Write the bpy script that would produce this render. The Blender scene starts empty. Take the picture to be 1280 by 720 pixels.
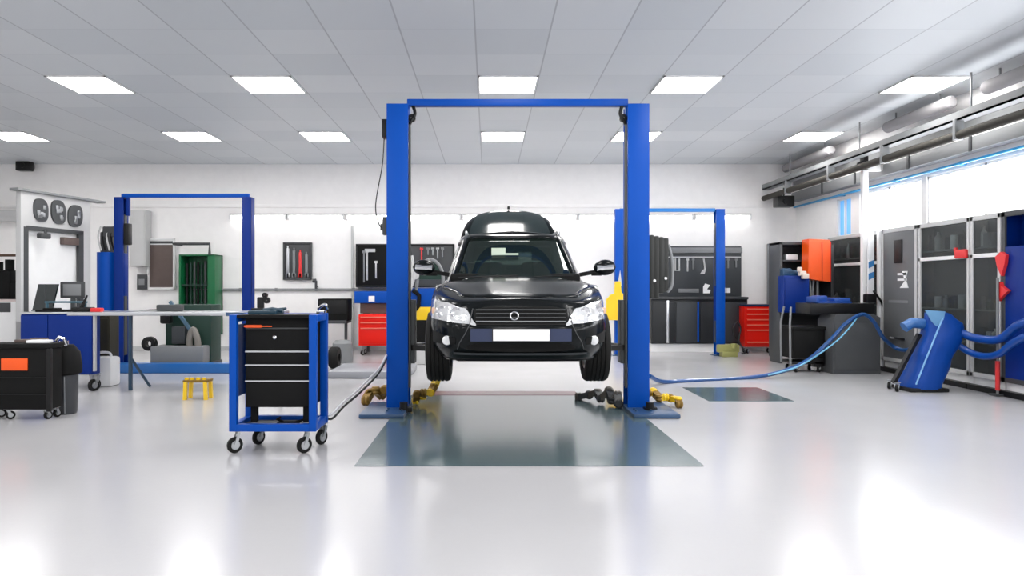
import bpy, bmesh, math, random
from mathutils import Vector, Matrix
random.seed(4)
PI = math.pi
S = bpy.context.scene
COL = S.collection
F, CX, HZ, CH = 869.0, 610.0, 360.0, 1.55      # focal px, vanishing point x, horizon y, camera height
def PX(px, d): return (px-CX)/F*d               # world x of a pixel column at depth d
def PZ(py, d): return CH-(py-HZ)/F*d            # world z of a pixel row at depth d
# ------------------------------------------------------------ camera, world, lights, exposure
cam = bpy.data.cameras.new('camera'); cam.sensor_width = 36; cam.lens = F/1280*36
cam.shift_x = 30/1280; cam.clip_end = 200
co = bpy.data.objects.new('camera', cam); COL.objects.link(co)
co.location = (0, 0, CH); co.rotation_euler = (PI/2, 0, 0); S.camera = co
w = bpy.data.worlds.new('world'); S.world = w; w.use_nodes = True
w.node_tree.nodes['Background'].inputs[0].default_value = (0.97, 0.98, 1, 1)
w.node_tree.nodes['Background'].inputs[1].default_value = 0.55
S.view_settings.view_transform = 'Standard'; S.view_settings.look = 'None'
S.view_settings.exposure = 0.74; S.view_settings.gamma = 1; S.view_settings.use_curve_mapping = False
H = 4.65; TW = 0.904; TX0 = -0.155; TY0 = 10.13; YB = 17.4; XR = 7.7; XL = -13.0; YF = -4.0
E_PANEL, E_TUBE, E_WIN, P_AREA = 17.0, 5.5, 6.0, 31.0
for r in (1, 2, 3):                               # ceiling panels of the rows nearer than the picture shows
    for k in (-11, -7, -4, 0, 3, 7):
        l = bpy.data.lights.new('ceiling_panel_light', 'AREA'); l.shape = 'SQUARE'; l.size = 0.86
        l.energy = P_AREA; l.color = (1, 0.985, 0.97)
        o = bpy.data.objects.new('ceiling_panel_light', l); COL.objects.link(o)
        o.location = (TX0+TW*(k+.5), TY0-3.616*r+.45, H-.03)
# ------------------------------------------------------------ materials
def lin(c): return tuple(((v/255)/12.92 if v/255 <= .04045 else ((v/255+.055)/1.055)**2.4) for v in c)
MATS = {}
def mat(name, rgb, rough=.5, metal=0, coat=0, var=.04, scale=6, bump=0, emit=0, spec=.5):
    m = bpy.data.materials.new(name); m.use_nodes = True; nt = m.node_tree; b = nt.nodes['Principled BSDF']
    c = lin(rgb)
    tc = nt.nodes.new('ShaderNodeTexCoord'); n = nt.nodes.new('ShaderNodeTexNoise')
    n.inputs['Scale'].default_value = scale; n.inputs['Detail'].default_value = 4
    nt.links.new(tc.outputs['Object'], n.inputs['Vector'])
    mx = nt.nodes.new('ShaderNodeMix'); mx.data_type = 'RGBA'
    mx.inputs[6].default_value = (*[max(0, v*(1-var)) for v in c], 1)
    mx.inputs[7].default_value = (*[min(1, v*(1+var)) for v in c], 1)
    nt.links.new(n.outputs['Fac'], mx.inputs[0]); nt.links.new(mx.outputs[2], b.inputs['Base Color'])
    b.inputs['Roughness'].default_value = rough; b.inputs['Metallic'].default_value = metal
    b.inputs['Coat Weight'].default_value = coat; b.inputs['Coat Roughness'].default_value = .04
    b.inputs['Specular IOR Level'].default_value = spec
    if bump:
        bp = nt.nodes.new('ShaderNodeBump'); bp.inputs['Strength'].default_value = bump; bp.inputs['Distance'].default_value = .01
        n2 = nt.nodes.new('ShaderNodeTexNoise'); n2.inputs['Scale'].default_value = scale*12
        nt.links.new(tc.outputs['Object'], n2.inputs['Vector'])
        nt.links.new(n2.outputs['Fac'], bp.inputs['Height']); nt.links.new(bp.outputs[0], b.inputs['Normal'])
    if emit:
        b.inputs['Emission Color'].default_value = (*c, 1); b.inputs['Emission Strength'].default_value = emit
    MATS[name] = m; return m
wallm = mat('wall_paint', (248, 246, 245), .6, bump=.02)
blue = mat('blue_enamel', (0, 74, 170), .4, spec=.2)
deepblue = mat('deep_blue_enamel', (0, 42, 124), .42, spec=.22)
paint = mat('black_car_paint', (14, 18, 20), .2, 0, coat=.2, var=.02, spec=.12)
paint.node_tree.nodes['Principled BSDF'].inputs['Coat IOR'].default_value = 1.35
black = mat('black_metal', (11, 11, 12), .4, spec=.35)
matt = mat('matt_black', (7, 7, 7), .7, spec=.25)
rubber = mat('rubber', (15, 14, 13), .7, bump=.1, spec=.3)
dgrey = mat('dark_grey_metal', (62, 64, 66), .5)
mgrey = mat('mid_grey_metal', (128, 130, 132), .45)
lgrey = mat('light_grey_metal', (196, 196, 196), .45)
white = mat('white_enamel', (238, 238, 238), .4)
chrome = mat('chrome', (225, 225, 228), .12, 1)
steel = mat('steel', (170, 172, 174), .3, 1)
red = mat('red_enamel', (232, 28, 12), .4, spec=.3)
redpl = mat('red_plastic', (225, 50, 52), .4)
orange = mat('orange_plastic', (244, 88, 18), .4)
yellow = mat('yellow_enamel', (238, 196, 16), .4, coat=.2)
ochre = mat('worn_ochre_steel', (128, 98, 34), .5, .3, var=.4, scale=30)
green = mat('green_enamel', (10, 98, 56), .4)
dgreen = mat('dark_green_plastic', (18, 52, 42), .5)
brown = mat('brown_board', (92, 78, 74), .55, var=.12)
slate = mat('slate_panel', (52, 56, 60), .45)
hoseb = mat('blue_hose', (12, 68, 128), .3, coat=.3)
plate = mat('plate_white', (245, 245, 245), .4)
navy = mat('navy_trim', (28, 42, 78), .3, coat=.5)
alu = mat('aluminium', (205, 207, 210), .28, .9)
pink = mat('pale_paper', (212, 196, 194), .6)
screen = mat('dark_screen', (16, 30, 32), .15, coat=.5)
conc = mat('grey_slab', (150, 152, 158), .35, bump=.05)
lamp = mat('lamp_panel', (255, 253, 250), .4, emit=E_PANEL)
tube = mat('lamp_tube', (255, 254, 252), .4, emit=E_TUBE)
winm = mat('window_daylight', (250, 252, 255), .4, emit=E_WIN)
skym = mat('window_blue_daylight', (110, 170, 220), .2, emit=.45)
cable = mat('black_cable', (26, 26, 28), .5)
wcable = mat('pale_cable', (200, 200, 205), .4)
def glassmat(name, tint, op, rough=.02, base=(.012, .02, .018)):
    m = bpy.data.materials.new(name); m.use_nodes = True; nt = m.node_tree; nt.nodes.clear()
    out = nt.nodes.new('ShaderNodeOutputMaterial'); tr = nt.nodes.new('ShaderNodeBsdfTransparent')
    tr.inputs[0].default_value = (*tint, 1)
    pb = nt.nodes.new('ShaderNodeBsdfPrincipled'); pb.inputs['Base Color'].default_value = (*base, 1)
    pb.inputs['Roughness'].default_value = rough; mx = nt.nodes.new('ShaderNodeMixShader'); mx.inputs[0].default_value = op
    nt.links.new(tr.outputs[0], mx.inputs[1]); nt.links.new(pb.outputs[0], mx.inputs[2]); nt.links.new(mx.outputs[0], out.inputs[0])
    return m
glass = glassmat('tinted_car_glass', (.35, .45, .42), .55)
cabglass = glassmat('cabinet_glass', (.8, .84, .84), .3, .12, (.1, .105, .105))
lens = mat('headlight_lens', (225, 228, 232), .15, .4, coat=1, var=.35, scale=22)
# floor: polished epoxy
def floor_mat():
    m = mat('epoxy_floor', (182, 181, 183), .2, coat=0, var=.03, scale=.8); nt = m.node_tree; b = nt.nodes['Principled BSDF']
    tc = nt.nodes['Texture Coordinate']; n = nt.nodes.new('ShaderNodeTexNoise'); n.inputs['Scale'].default_value = 1.3
    nt.links.new(tc.outputs['Object'], n.inputs['Vector'])
    mr = nt.nodes.new('ShaderNodeMapRange'); mr.inputs[3].default_value = .17; mr.inputs[4].default_value = .25
    nt.links.new(n.outputs['Fac'], mr.inputs[0]); nt.links.new(mr.outputs[0], b.inputs['Roughness'])
    bp = nt.nodes.new('ShaderNodeBump'); bp.inputs['Strength'].default_value = .04; bp.inputs['Distance'].default_value = .01
    n2 = nt.nodes.new('ShaderNodeTexNoise'); n2.inputs['Scale'].default_value = 25
    nt.links.new(tc.outputs['Object'], n2.inputs['Vector']); nt.links.new(n2.outputs['Fac'], bp.inputs['Height']); nt.links.new(bp.outputs[0], b.inputs['Normal'])
    b.inputs['Specular IOR Level'].default_value = 1.0
    return m
floorm = floor_mat()
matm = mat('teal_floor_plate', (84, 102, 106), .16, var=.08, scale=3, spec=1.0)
redline = mat('faded_red_paint', (124, 84, 92), .25)
def ceil_mat():
    m = bpy.data.materials.new('ceiling_tiles'); m.use_nodes = True; nt = m.node_tree; b = nt.nodes['Principled BSDF']
    b.inputs['Roughness'].default_value = .5
    g = nt.nodes.new('ShaderNodeNewGeometry'); sx = nt.nodes.new('ShaderNodeSeparateXYZ'); nt.links.new(g.outputs['Position'], sx.inputs[0])
    def math_(op, a, bb=None):
        n = nt.nodes.new('ShaderNodeMath'); n.operation = op
        for i, v in enumerate((a, bb)):
            if v is None: continue
            if isinstance(v, (int, float)): n.inputs[i].default_value = v
            else: nt.links.new(v, n.inputs[i])
        return n.outputs[0]
    dist = []; cells = []
    for ax, off in ((0, TX0), (1, TY0)):
        t = math_('DIVIDE', math_('SUBTRACT', sx.outputs[ax], off-TW*40), TW)
        fr = math_('FRACT', t); cells.append(math_('FLOOR', t))
        dist.append(math_('MINIMUM', fr, math_('SUBTRACT', 1.0, fr)))
    jx = math_('LESS_THAN', dist[0], .011); jy = math_('LESS_THAN', dist[1], .006)
    cv = nt.nodes.new('ShaderNodeCombineXYZ'); nt.links.new(cells[0], cv.inputs[0]); nt.links.new(cells[1], cv.inputs[1])
    wn = nt.nodes.new('ShaderNodeTexWhiteNoise'); nt.links.new(cv.outputs[0], wn.inputs['Vector'])
    mx = nt.nodes.new('ShaderNodeMix'); mx.data_type = 'RGBA'
    mx.inputs[6].default_value = (*lin((196, 201, 206)), 1); mx.inputs[7].default_value = (*lin((208, 212, 216)), 1)
    nt.links.new(wn.outputs[0], mx.inputs[0])
    m2 = nt.nodes.new('ShaderNodeMix'); m2.data_type = 'RGBA'
    m2.inputs[7].default_value = (*lin((168, 172, 178)), 1)
    nt.links.new(mx.outputs[2], m2.inputs[6]); nt.links.new(math_('MAXIMUM', jx, math_('MULTIPLY', jy, .4)), m2.inputs[0])
    nt.links.new(m2.outputs[2], b.inputs['Base Color'])
    return m
ceilm = ceil_mat()
# ------------------------------------------------------------ mesh helpers
class MB:
    def __init__(s): s.v = []; s.f = []
    def add(s, vs, fs):
        n = len(s.v); s.v += [tuple(v) for v in vs]; s.f += [tuple(n+i for i in f) for f in fs]; return s
    def box(s, x0, x1, y0, y1, z0, z1, bev=0):
        if x1 < x0: x0, x1 = x1, x0
        if y1 < y0: y0, y1 = y1, y0
        if z1 < z0: z0, z1 = z1, z0
        bev = min(bev, (x1-x0)*.45, (y1-y0)*.45, (z1-z0)*.45)
        if bev <= 0:
            vs = [(x, y, z) for x in (x0, x1) for y in (y0, y1) for z in (z0, z1)]
            return s.add(vs, [(0, 1, 3, 2), (4, 6, 7, 5), (0, 4, 5, 1), (2, 3, 7, 6), (0, 2, 6, 4), (1, 5, 7, 3)])
        bm = bmesh.new(); bmesh.ops.create_cube(bm, size=1)
        for v in bm.verts: v.co = Vector(((x0+x1)/2+v.co.x*(x1-x0), (y0+y1)/2+v.co.y*(y1-y0), (z0+z1)/2+v.co.z*(z1-z0)))
        bmesh.ops.bevel(bm, geom=bm.edges[:], offset=bev, segments=2, affect='EDGES', profile=.6)
        return s.bm(bm)
    def bm(s, bm):
        bm.verts.index_update(); s.add([v.co[:] for v in bm.verts], [[v.index for v in f.verts] for f in bm.faces]); bm.free(); return s
    def tube(s, pts, r, seg=10, cap=True):
        pts = [Vector(p) for p in pts]; rings = []
        up = Vector((0, 0, 1)); prev = None
        rr = r if isinstance(r, (list, tuple)) else [r]*len(pts)
        for i, p in enumerate(pts):
            t = (pts[min(i+1, len(pts)-1)]-pts[max(i-1, 0)]).normalized()
            if prev is None:
                a = t.cross(up);
                if a.length < .01: a = t.cross(Vector((1, 0, 0)))
                a.normalize()
            else:
                a = prev-t*prev.dot(t); a.normalize()
            prev = a; b = t.cross(a)
            rings.append([p+(a*math.cos(2*PI*k/seg)+b*math.sin(2*PI*k/seg))*rr[i] for k in range(seg)])
        vs = [v for R in rings for v in R]; fs = []
        for i in range(len(rings)-1):
            for k in range(seg):
                k2 = (k+1) % seg; fs.append((i*seg+k, i*seg+k2, (i+1)*seg+k2, (i+1)*seg+k))
        if cap: fs += [tuple(range(seg))[::-1], tuple((len(rings)-1)*seg+k for k in range(seg))]
        return s.add(vs, fs)
    def cyl(s, c, r, h, axis='z', seg=20, r2=None):
        d = {'x': (1, 0, 0), 'y': (0, 1, 0), 'z': (0, 0, 1)}[axis]; c = Vector(c)
        return s.tube([c, c+Vector(d)*h], [r, r if r2 is None else r2], seg)
    def bar(s, p, q, wd, ht=None):                 # rectangular bar between two points
        p = Vector(p); q = Vector(q); ht = ht or wd; t = (q-p).normalized(); a = t.cross(Vector((0, 0, 1)))
        if a.length < .01: a = Vector((1, 0, 0))
        a.normalize(); b = a.cross(t); vs = []
        for c in (p, q):
            for i, j in ((-1, -1), (1, -1), (1, 1), (-1, 1)): vs.append(c+a*i*wd/2+b*j*ht/2)
        return s.add(vs, [(0, 3, 2, 1), (4, 5, 6, 7), (0, 1, 5, 4), (1, 2, 6, 5), (2, 3, 7, 6), (3, 0, 4, 7)])
    def prism(s, poly, y0, y1, plane='xz'):        # 2d outline extruded along the third axis
        n = len(poly)
        def mk(a, b, t): return (a, t, b) if plane == 'xz' else ((t, a, b) if plane == 'yz' else (a, b, t))
        vs = [mk(a, b, y0) for a, b in poly]+[mk(a, b, y1) for a, b in poly]
        fs = [tuple(range(n)), tuple(range(n, 2*n))[::-1]]+[(i, (i+1) % n+0, (i+1) % n+n, i+n)[::-1] for i in range(n)]
        return s.add(vs, fs)
    def lathe(s, prof, c=(0, 0, 0), axis='z', seg=32):  # prof: (r, h)
        vs = []; fs = []; m = len(prof)
        for k in range(seg):
            a = 2*PI*k/seg
            for r, h in prof:
                u, v = r*math.cos(a), r*math.sin(a)
                p = (u, v, h) if axis == 'z' else ((h, u, v) if axis == 'x' else (u, h, v))
                vs.append((p[0]+c[0], p[1]+c[1], p[2]+c[2]))
        for k in range(seg):
            for i in range(m-1):
                fs.append((k*m+i, k*m+i+1, ((k+1) % seg)*m+i+1, ((k+1) % seg)*m+i))
        return s.add(vs, fs)
    def grid(s, P, closed=False):                  # P rows of points
        n = len(P); m = len(P[0]); vs = [p for r in P for p in r]; fs = []
        for i in range(n-1):
            for j in range(m if closed else m-1):
                j2 = (j+1) % m; fs.append((i*m+j, i*m+j2, (i+1)*m+j2, (i+1)*m+j))
        return s.add(vs, fs)
    def build(s, name, m, parent=None, smooth=None, **kw):
        me = bpy.data.meshes.new(name); me.from_pydata([tuple(v) for v in s.v], [], s.f)
        bm = bmesh.new(); bm.from_mesh(me); bmesh.ops.recalc_face_normals(bm, faces=bm.faces[:]); bm.to_mesh(me); bm.free()
        me.materials.append(m)
        if smooth is not False:
            for p in me.polygons: p.use_smooth = True
            try: me.set_sharp_from_angle(angle=math.radians(smooth or 35))
            except Exception: pass
        o = bpy.data.objects.new(name, me); COL.objects.link(o)
        if parent: o.parent = parent
        for k, v in kw.items(): o[k] = v
        return o
def thing(name, label, cat, loc=(0, 0, 0), rz=0, group=None):
    o = bpy.data.objects.new(name, None); COL.objects.link(o); o.empty_display_size = .1
    o.location = loc; o.rotation_euler = (0, 0, rz); o['label'] = label; o['category'] = cat
    if group: o['group'] = group
    return o
def tag(o, label, cat, group=None, loc=None, kind=None):
    o['label'] = label; o['category'] = cat
    if group: o['group'] = group
    if kind: o['kind'] = kind
    if loc: o.location = loc
    return o
def struct(o): o['kind'] = 'structure'; return o
def curve_pts(P, n=10):                            # Catmull-Rom through the points
    P = [Vector(p) for p in P]; out = []
    for i in range(len(P)-1):
        a, b, c, d = P[max(i-1, 0)], P[i], P[i+1], P[min(i+2, len(P)-1)]
        for k in range(n):
            t = k/n; out.append(.5*((2*b)+(c-a)*t+(2*a-5*b+4*c-d)*t*t+(3*b-a-3*c+d)*t**3))
    out.append(P[-1]); return out
def caster(parent, x, y, r=.05, w_=.028, h=None, ang=0, m=rubber):
    h = h or r*2.5; ca, sa = math.cos(ang), math.sin(ang)
    f = MB()
    ox, oy = r*.45*ca, r*.45*sa
    f.box(x-.035, x+.035, y-.035, y+.035, h-.008, h)
    f.cyl((x, y, h-.03), .016, .025, 'z', 12)
    for s_ in (-1, 1):
        nx, ny = -sa*s_*(w_/2+.006), ca*s_*(w_/2+.006)
        f.bar((x+nx, y+ny, h-.02), (x+ox+nx, y+oy+ny, r), .008 if abs(ca) > .5 else .03, .03)
    fo = f.build('caster', steel, parent)
    a = Vector((-sa, ca, 0)); c = Vector((x+ox, y+oy, r))
    prof = [(-.5, .55), (-.5, .9), (-.3, 1), (.3, 1), (.5, .9), (.5, .55)]
    t = MB(); seg = 20; vs = []; u = Vector((ca, sa, 0)); zz = Vector((0, 0, 1))
    for k in range(seg):
        q = 2*PI*k/seg
        for hh, rr in prof: vs.append(c+a*hh*w_+(u*math.cos(q)+zz*math.sin(q))*rr*r)
    m_ = len(prof); t.add(vs, [(k*m_+i, k*m_+(i+1) % m_, ((k+1) % seg)*m_+(i+1) % m_, ((k+1) % seg)*m_+i) for k in range(seg) for i in range(m_)])
    t.build('wheel', m, fo)
    MB().tube([c-a*w_*.62, c+a*w_*.62], r*.56, 14).build('hub', steel, fo)
# ------------------------------------------------------------ structure
struct(MB().box(XL, XR+.2, YF, YB+.2, -.15, 0).build('floor', floorm))
struct(MB().box(XL, XR+.2, YF, YB+.2, H, H+.15).build('ceiling', ceilm))
struct(MB().box(XL, XR+.2, YB, YB+.2, 0, H).build('wall_back', wallm))
struct(MB().box(XL-.2, XL, YF, YB+.2, 0, H).build('wall_left', wallm))
WZ0, WZ1 = 2.66, 3.5
rw = MB().box(XR, XR+.2, YF, YB, 0, WZ0).box(XR, XR+.2, YF, YB, WZ1, H)
wy = [(-3.0, 1.0), (1.4, 5.4), (5.8, 9.2), (9.35, 12.2), (12.35, 14.4), (14.75, 15.35)]
prev = YF
for a, b in wy:
    rw.box(XR, XR+.2, prev, a, WZ0, WZ1); prev = b
rw.box(XR, XR+.2, prev, YB, WZ0, WZ1)
struct(rw.build('wall_right', wallm))
for i, (a, b) in enumerate(wy):
    r = struct(MB().box(XR+.02, XR+.06, a, b, WZ0, WZ0+.04).box(XR+.02, XR+.06, a, b, WZ1-.04, WZ1)
               .box(XR+.02, XR+.06, a, a+.04, WZ0, WZ1).box(XR+.02, XR+.06, b-.04, b, WZ0, WZ1)
               .box(XR+.02, XR+.06, (a+b)/2-.02, (a+b)/2+.02, WZ0, WZ1).build('window_%d' % (i+1), white))
    MB().box(XR+.08, XR+.1, a, b, WZ0, WZ1).build('window_pane', skym if i == 5 else winm, r)
struct(MB().box(XL, XR, YB-.04, YB, PZ(257, YB)-.05, PZ(257, YB)+.03, .01).build('trim_1', wallm))
struct(MB().box(XL, XR, YB-.02, YB, 0, .09).build('baseboard_back', lgrey))
struct(MB().box(XR-.12, XR, 2, YB, H-.3, H).build('trim_2', wallm))
struct(MB().box(XR-.06, XR, 2, YB, PZ(257, YB)-.05+.55, PZ(257, YB)+.6).build('trim_3', mgrey))
# floor plates
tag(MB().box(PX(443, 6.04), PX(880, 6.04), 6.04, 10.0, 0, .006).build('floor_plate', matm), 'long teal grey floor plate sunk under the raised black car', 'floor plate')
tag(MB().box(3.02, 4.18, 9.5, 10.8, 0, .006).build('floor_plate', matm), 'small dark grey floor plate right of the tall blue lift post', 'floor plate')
tag(MB().box(-.85, 1.3, 10.02, 10.4, 0, .01).build('floor_strip', redline), 'thin faded red strip across the floor below the car', 'floor strip')
tag(MB().box(-2.75, -1.35, 11.9, 13.2, 0, .12, .03).build('floor_ramp', conc), 'low grey platform on the floor behind the blue drawer trolley', 'platform')
# ceiling lights
def clight(k, row, label):
    t = thing('ceiling_light', label, 'ceiling light', (TX0+TW*(k+.5), TY0+3.616*row+TW/2, H), 0, 'square ceiling light panels')
    a = TW/2-.01
    f = MB().box(-a, a, -a, -a+.025, -.02, 0).box(-a, a, a-.025, a, -.02, 0).box(-a, -a+.025, -a, a, -.02, 0).box(a-.025, a, -a, a, -.02, 0)
    f.build('frame', white, t); MB().box(-a+.02, a-.02, -a+.02, a-.02, -.014, -.002).build('diffuser', lamp, t)
for k, n in ((-7, 'leftmost of the nearer row'), (-4, 'second from left in the nearer row'), (0, 'above the car in the nearer row'), (3, 'just right of the tall lift in the nearer row'), (7, 'by the ducts in the nearer row')):
    clight(k, 0, 'glowing square ceiling light panel, '+n)
for k, n in ((-11, 'at the left edge in the far row'), (-7, 'second from left in the far row'), (-4, 'left of the tall lift in the far row'), (0, 'centred between the tall lift posts in the far row'), (3, 'half behind the right post of the tall lift'), (7, 'nearest the right corner in the far row')):
    clight(k, 1, 'glowing square ceiling light panel, '+n)
# tube lights on the back wall
x = -6.46; zt = PZ(272, YB)
names = ['above the tool panel, leftmost', 'second from the left of the row', 'above the dark tool cabinet beside the tall post', 'between the tall lift post and the car', 'behind the car roof', 'right of the car roof', 'behind the right post of the tall lift', 'above the slate tool wall', 'rightmost of the row']
for i in range(9):
    t = thing('tube_light', 'glowing tube light on the back wall, '+names[i], 'tube light', (x+.72, YB-.01, zt), 0, 'tube lights along the back wall')
    MB().box(-.71, .71, -.06, .008, .04, .1, .008).build('housing', lgrey, t)
    MB().tube([(-.66, -.04, 0), (.66, -.04, 0)], .045, 12).build('tube', tube, t)
    for s_ in (-1, 1): MB().box(s_*.66, s_*.71, -.09, .008, -.05, .06, .006).build('end_cap', white, t)
    x += 1.45
# ------------------------------------------------------------ car
def smooth(t): t = max(0, min(1, t)); return t*t*(3-2*t)
def interp(T, z):
    if z <= T[0][0]: return T[0][1]
    for (a, u), (b, v) in zip(T, T[1:]):
        if z <= b: return u+(v-u)*smooth((z-a)/(b-a))
    return T[-1][1]
NOSE = [(.28, .14), (.38, .04), (.48, 0), (.60, .0), (.68, .05), (.80, .10), (1.0, .3)]
WID = [(.28, .86), (.42, .915), (.62, .93), (.82, .915), (1.0, .875), (1.1, .84)]
TAIL = [(.28, 4.5), (.5, 4.62), (.8, 4.6), (1.1, 4.5)]
def ztop(y): return .80+.20*smooth(y/1.35+.12)-.200*smooth(.12)+.06*smooth((y-1.4)/3)
def crown(y): return .05+.025*smooth(y/1.2)
NE = 4.6
def ab(z): f, r = interp(NOSE, z), interp(TAIL, z); return (f+r)/2, (r-f)/2, interp(WID, z)
def front_y(x, z):
    c, a, b = ab(z); q = min(.9999, abs(x)/b); return c-a*(1-q**NE)**(1/NE)
def ring_pt(phi, v):
    s_, c_ = math.sin(phi), math.cos(phi); r = 1/(abs(s_)**NE+abs(c_)**NE)**(1/NE)
    y = 2.3-2.3*r*c_
    for _ in range(4):
        zt_ = ztop(max(0, y)); z = .28+(zt_-.28)*v; c, a, b = ab(z); y = c-a*r*c_
    return (b*r*s_, y, z)
car = thing('car', 'black SUV raised on the tall blue two-post lift with its tailgate open', 'car', (.3, 6.3, .59))
NP = 144; VR = [0, .06, .14, .24, .34, .44, .54, .64, .74, .84, .93, 1]
P = [[ring_pt(2*PI*k/NP, v) for k in range(NP)] for v in VR]
top = P[-1]
body = MB().grid(P, True)
# top lid: bridge left and right points of the top ring
half = NP//2
rows = []
for k in range(0, half+1):
    R_ = top[k]; L_ = top[(NP-k) % NP]; row = []
    for j in range(13):
        s_ = 1-2*j/12; row.append((R_[0]*s_, R_[1], R_[2]+crown(R_[1])*(1-abs(s_)**2.4)-(.018 if .3 < abs(s_) < .6 and R_[1] < 1.3 else 0)*0))
    rows.append(row)
body.grid(rows)
bot = P[0]; body.grid([[(bot[k][0]*s_, bot[k][1], bot[k][2]) for s_ in (1, .5, 0, -.5, -1)] for k in range(half+1)])
bo = body.build('body_shell', paint, car, smooth=50)
AX = (.90, 3.62)
def cut(o, mb):
    c = mb.build('cutter', paint); m = o.modifiers.new('b', 'BOOLEAN'); m.object = c; m.operation = 'DIFFERENCE'; m.solver = 'EXACT'
    c.parent = o.parent
    bpy.context.view_layer.update()
    me = bpy.data.meshes.new_from_object(o.evaluated_get(bpy.context.evaluated_depsgraph_get())); o.modifiers.clear()
    o.data = me; bpy.data.objects.remove(c)
    if len(me.materials) == 0: me.materials.append(paint)
for y in AX:
    for s_ in (-1, 1): cut(bo, MB().cyl((s_*.62 if s_ > 0 else -1.2, y, .35), .42, .58, 'x', 40))
MB().box(-.62, .62, .5, 4.2, .24, .32, .03).box(-.8, -.62, 1.4, 3.1, .25, .31, .02).box(.62, .8, 1.4, 3.1, .25, .31, .02).tube([(-.6, .9, .3), (.6, .9, .3)], .04).build('underbody', matt, car)
# wheels
def wheel(x, y, s_):
    prof = [(.23, -.115), (.30, -.125), (.345, -.115), (.36, -.09)]
    for g in (-.06, -.02, .02, .06):
        prof += [(.362, g-.013), (.35, g-.01), (.35, g+.0), (.362, g+.003)]
    prof += [(.36, .09), (.345, .115), (.30, .125), (.23, .115), (.225, 0), (.23, -.115)]
    wr = MB().lathe(prof, (x, y, .36), 'x', 40).build('tyre', rubber, car)
    rm = MB().lathe([(.235, -.11), (.235, .1), (.2, .1), (.2, -.1), (.235, -.11)], (x, y, .36), 'x', 32)
    for k in range(5):
        a = 2*PI*k/5; rm.bar((x+s_*.07, y, .36), (x+s_*.09, y+.21*math.cos(a), .36+.21*math.sin(a)), .05, .03)
    rm.cyl((x+s_*.05, y, .36), .05, s_*.05, 'x', 16)
    rm.build('rim', alu, wr)
for y in AX:
    for s_ in (-1, 1): wheel(s_*.80, y, s_)
# greenhouse
def gh(phi, v):
    z = .97+.58*min(v, 1)
    fy = 1.12+(1.98-1.12)*min(v, 1)**.93; ry = 4.47-.34*min(v, 1)**1.5; b = .835-.175*min(v, 1)**1.2
    n = 4.2
    if v > 1: d = v-1; z += .055*math.sin(min(1, d)*PI/2); fy += .14*d; ry -= .1*d; b -= .055*d
    s_, c_ = math.sin(phi), math.cos(phi); r = 1/(abs(s_)**n+abs(c_)**n)**(1/n)
    return (b*r*s_, (fy+ry)/2-(ry-fy)/2*r*c_, z)
GV = [0, .12, .2, .35, .5, .65, .8, .92, 1, 1.3, 1.65, 2]
G = [[gh(2*PI*k/NP, v) for k in range(NP)] for v in GV]
def gfaces(test):
    m = MB(); idx = {}
    for i in range(len(GV)-1):
        for j in range(NP):
            if test(i, j):
                q = []
                for a, b in ((i, j), (i, (j+1) % NP), (i+1, (j+1) % NP), (i+1, j)):
                    if (a, b) not in idx: idx[(a, b)] = len(m.v); m.v.append(G[a][b])
                    q.append(idx[(a, b)])
                m.f.append(tuple(q))
    return m
DEG = 360/NP
def zone(i, j):
    a = (j+.5)*DEG
    if a > 180: a = 360-a; sd = 'L'
    else: sd = 'R'
    if not 1 <= i <= 7: return 'shell'
    if a < 42.4: return 'wind' if i <= 7 else 'shell'
    if i == 7: return 'shell'
    if 49.9 < a < 87.4: return 'w1'+sd
    if 92.4 < a < 115: return 'w2'+sd
    if 118 < a < 129: return 'w3'+sd
    if a > 142: return 'rear'
    return 'shell'
sh = gfaces(lambda i, j: zone(i, j) == 'shell')
tr_ = G[-1]
sh.grid([[(tr_[k][0]*s_, tr_[k][1], tr_[k][2]+.03*(1-s_*s_)) for s_ in (1, .8, .6, .3, 0, -.3, -.6, -.8, -1)] for k in range(half+1)])
so = sh.build('roof', paint, car, smooth=45)
m = so.modifiers.new('s', 'SOLIDIFY'); m.thickness = .03; m.offset = 0
def gpart(z_, name, mt=glass):
    o = gfaces(lambda i, j: zone(i, j) == z_).build(name, mt, car, smooth=60)
    m = o.modifiers.new('s', 'SOLIDIFY'); m.thickness = .006; m.offset = 0; return o
gpart('wind', 'windshield')
for z_ in ('w1R', 'w1L', 'w2R', 'w2L', 'w3R', 'w3L'): gpart(z_, 'side_window')
# fascia patches
def patch(x0, x1, lo, hi, off, nx=18, nz=5, depth=.02, fn=front_y):
    A = []; B = []
    for i in range(nx+1):
        x = x0+(x1-x0)*i/nx; A.append([]); B.append([])
        for j in range(nz+1):
            z = lo(x)+(hi(x)-lo(x))*j/nz; y = fn(x, z)
            A[-1].append((x, y-off, z)); B[-1].append((x, y+depth, z))
    m = MB().grid(A)
    edge = lambda Q: Q[0]+[r[-1] for r in Q[1:]]+Q[-1][-2::-1]+[r[0] for r in Q[-2:0:-1]]
    ea, eb = edge(A), edge(B); m.grid([ea, eb], True); return m
K = lambda v: (lambda x: v)
def lerp_tab(T): return lambda x: interp([(a, b) for a, b in T], abs(x))
patch(-.43, .43, K(.625), lerp_tab([(0, .79), (.3, .79), (.43, .765)]), .006).build('grille', matt, car)
for z in (.655, .69, .725, .76):
    patch(-.41, .41, K(z-.005), K(z+.005), .018, 18, 1).build('grille_bar', dgrey if z > .66 else steel, car)
em = MB().lathe([(.042, -.012), (.036, .0), (.030, -.012), (.036, -.016), (.042, -.012)], (-.06, front_y(0, .71)-.012, .705), 'y', 24)
em.build('emblem', chrome, car)
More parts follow.
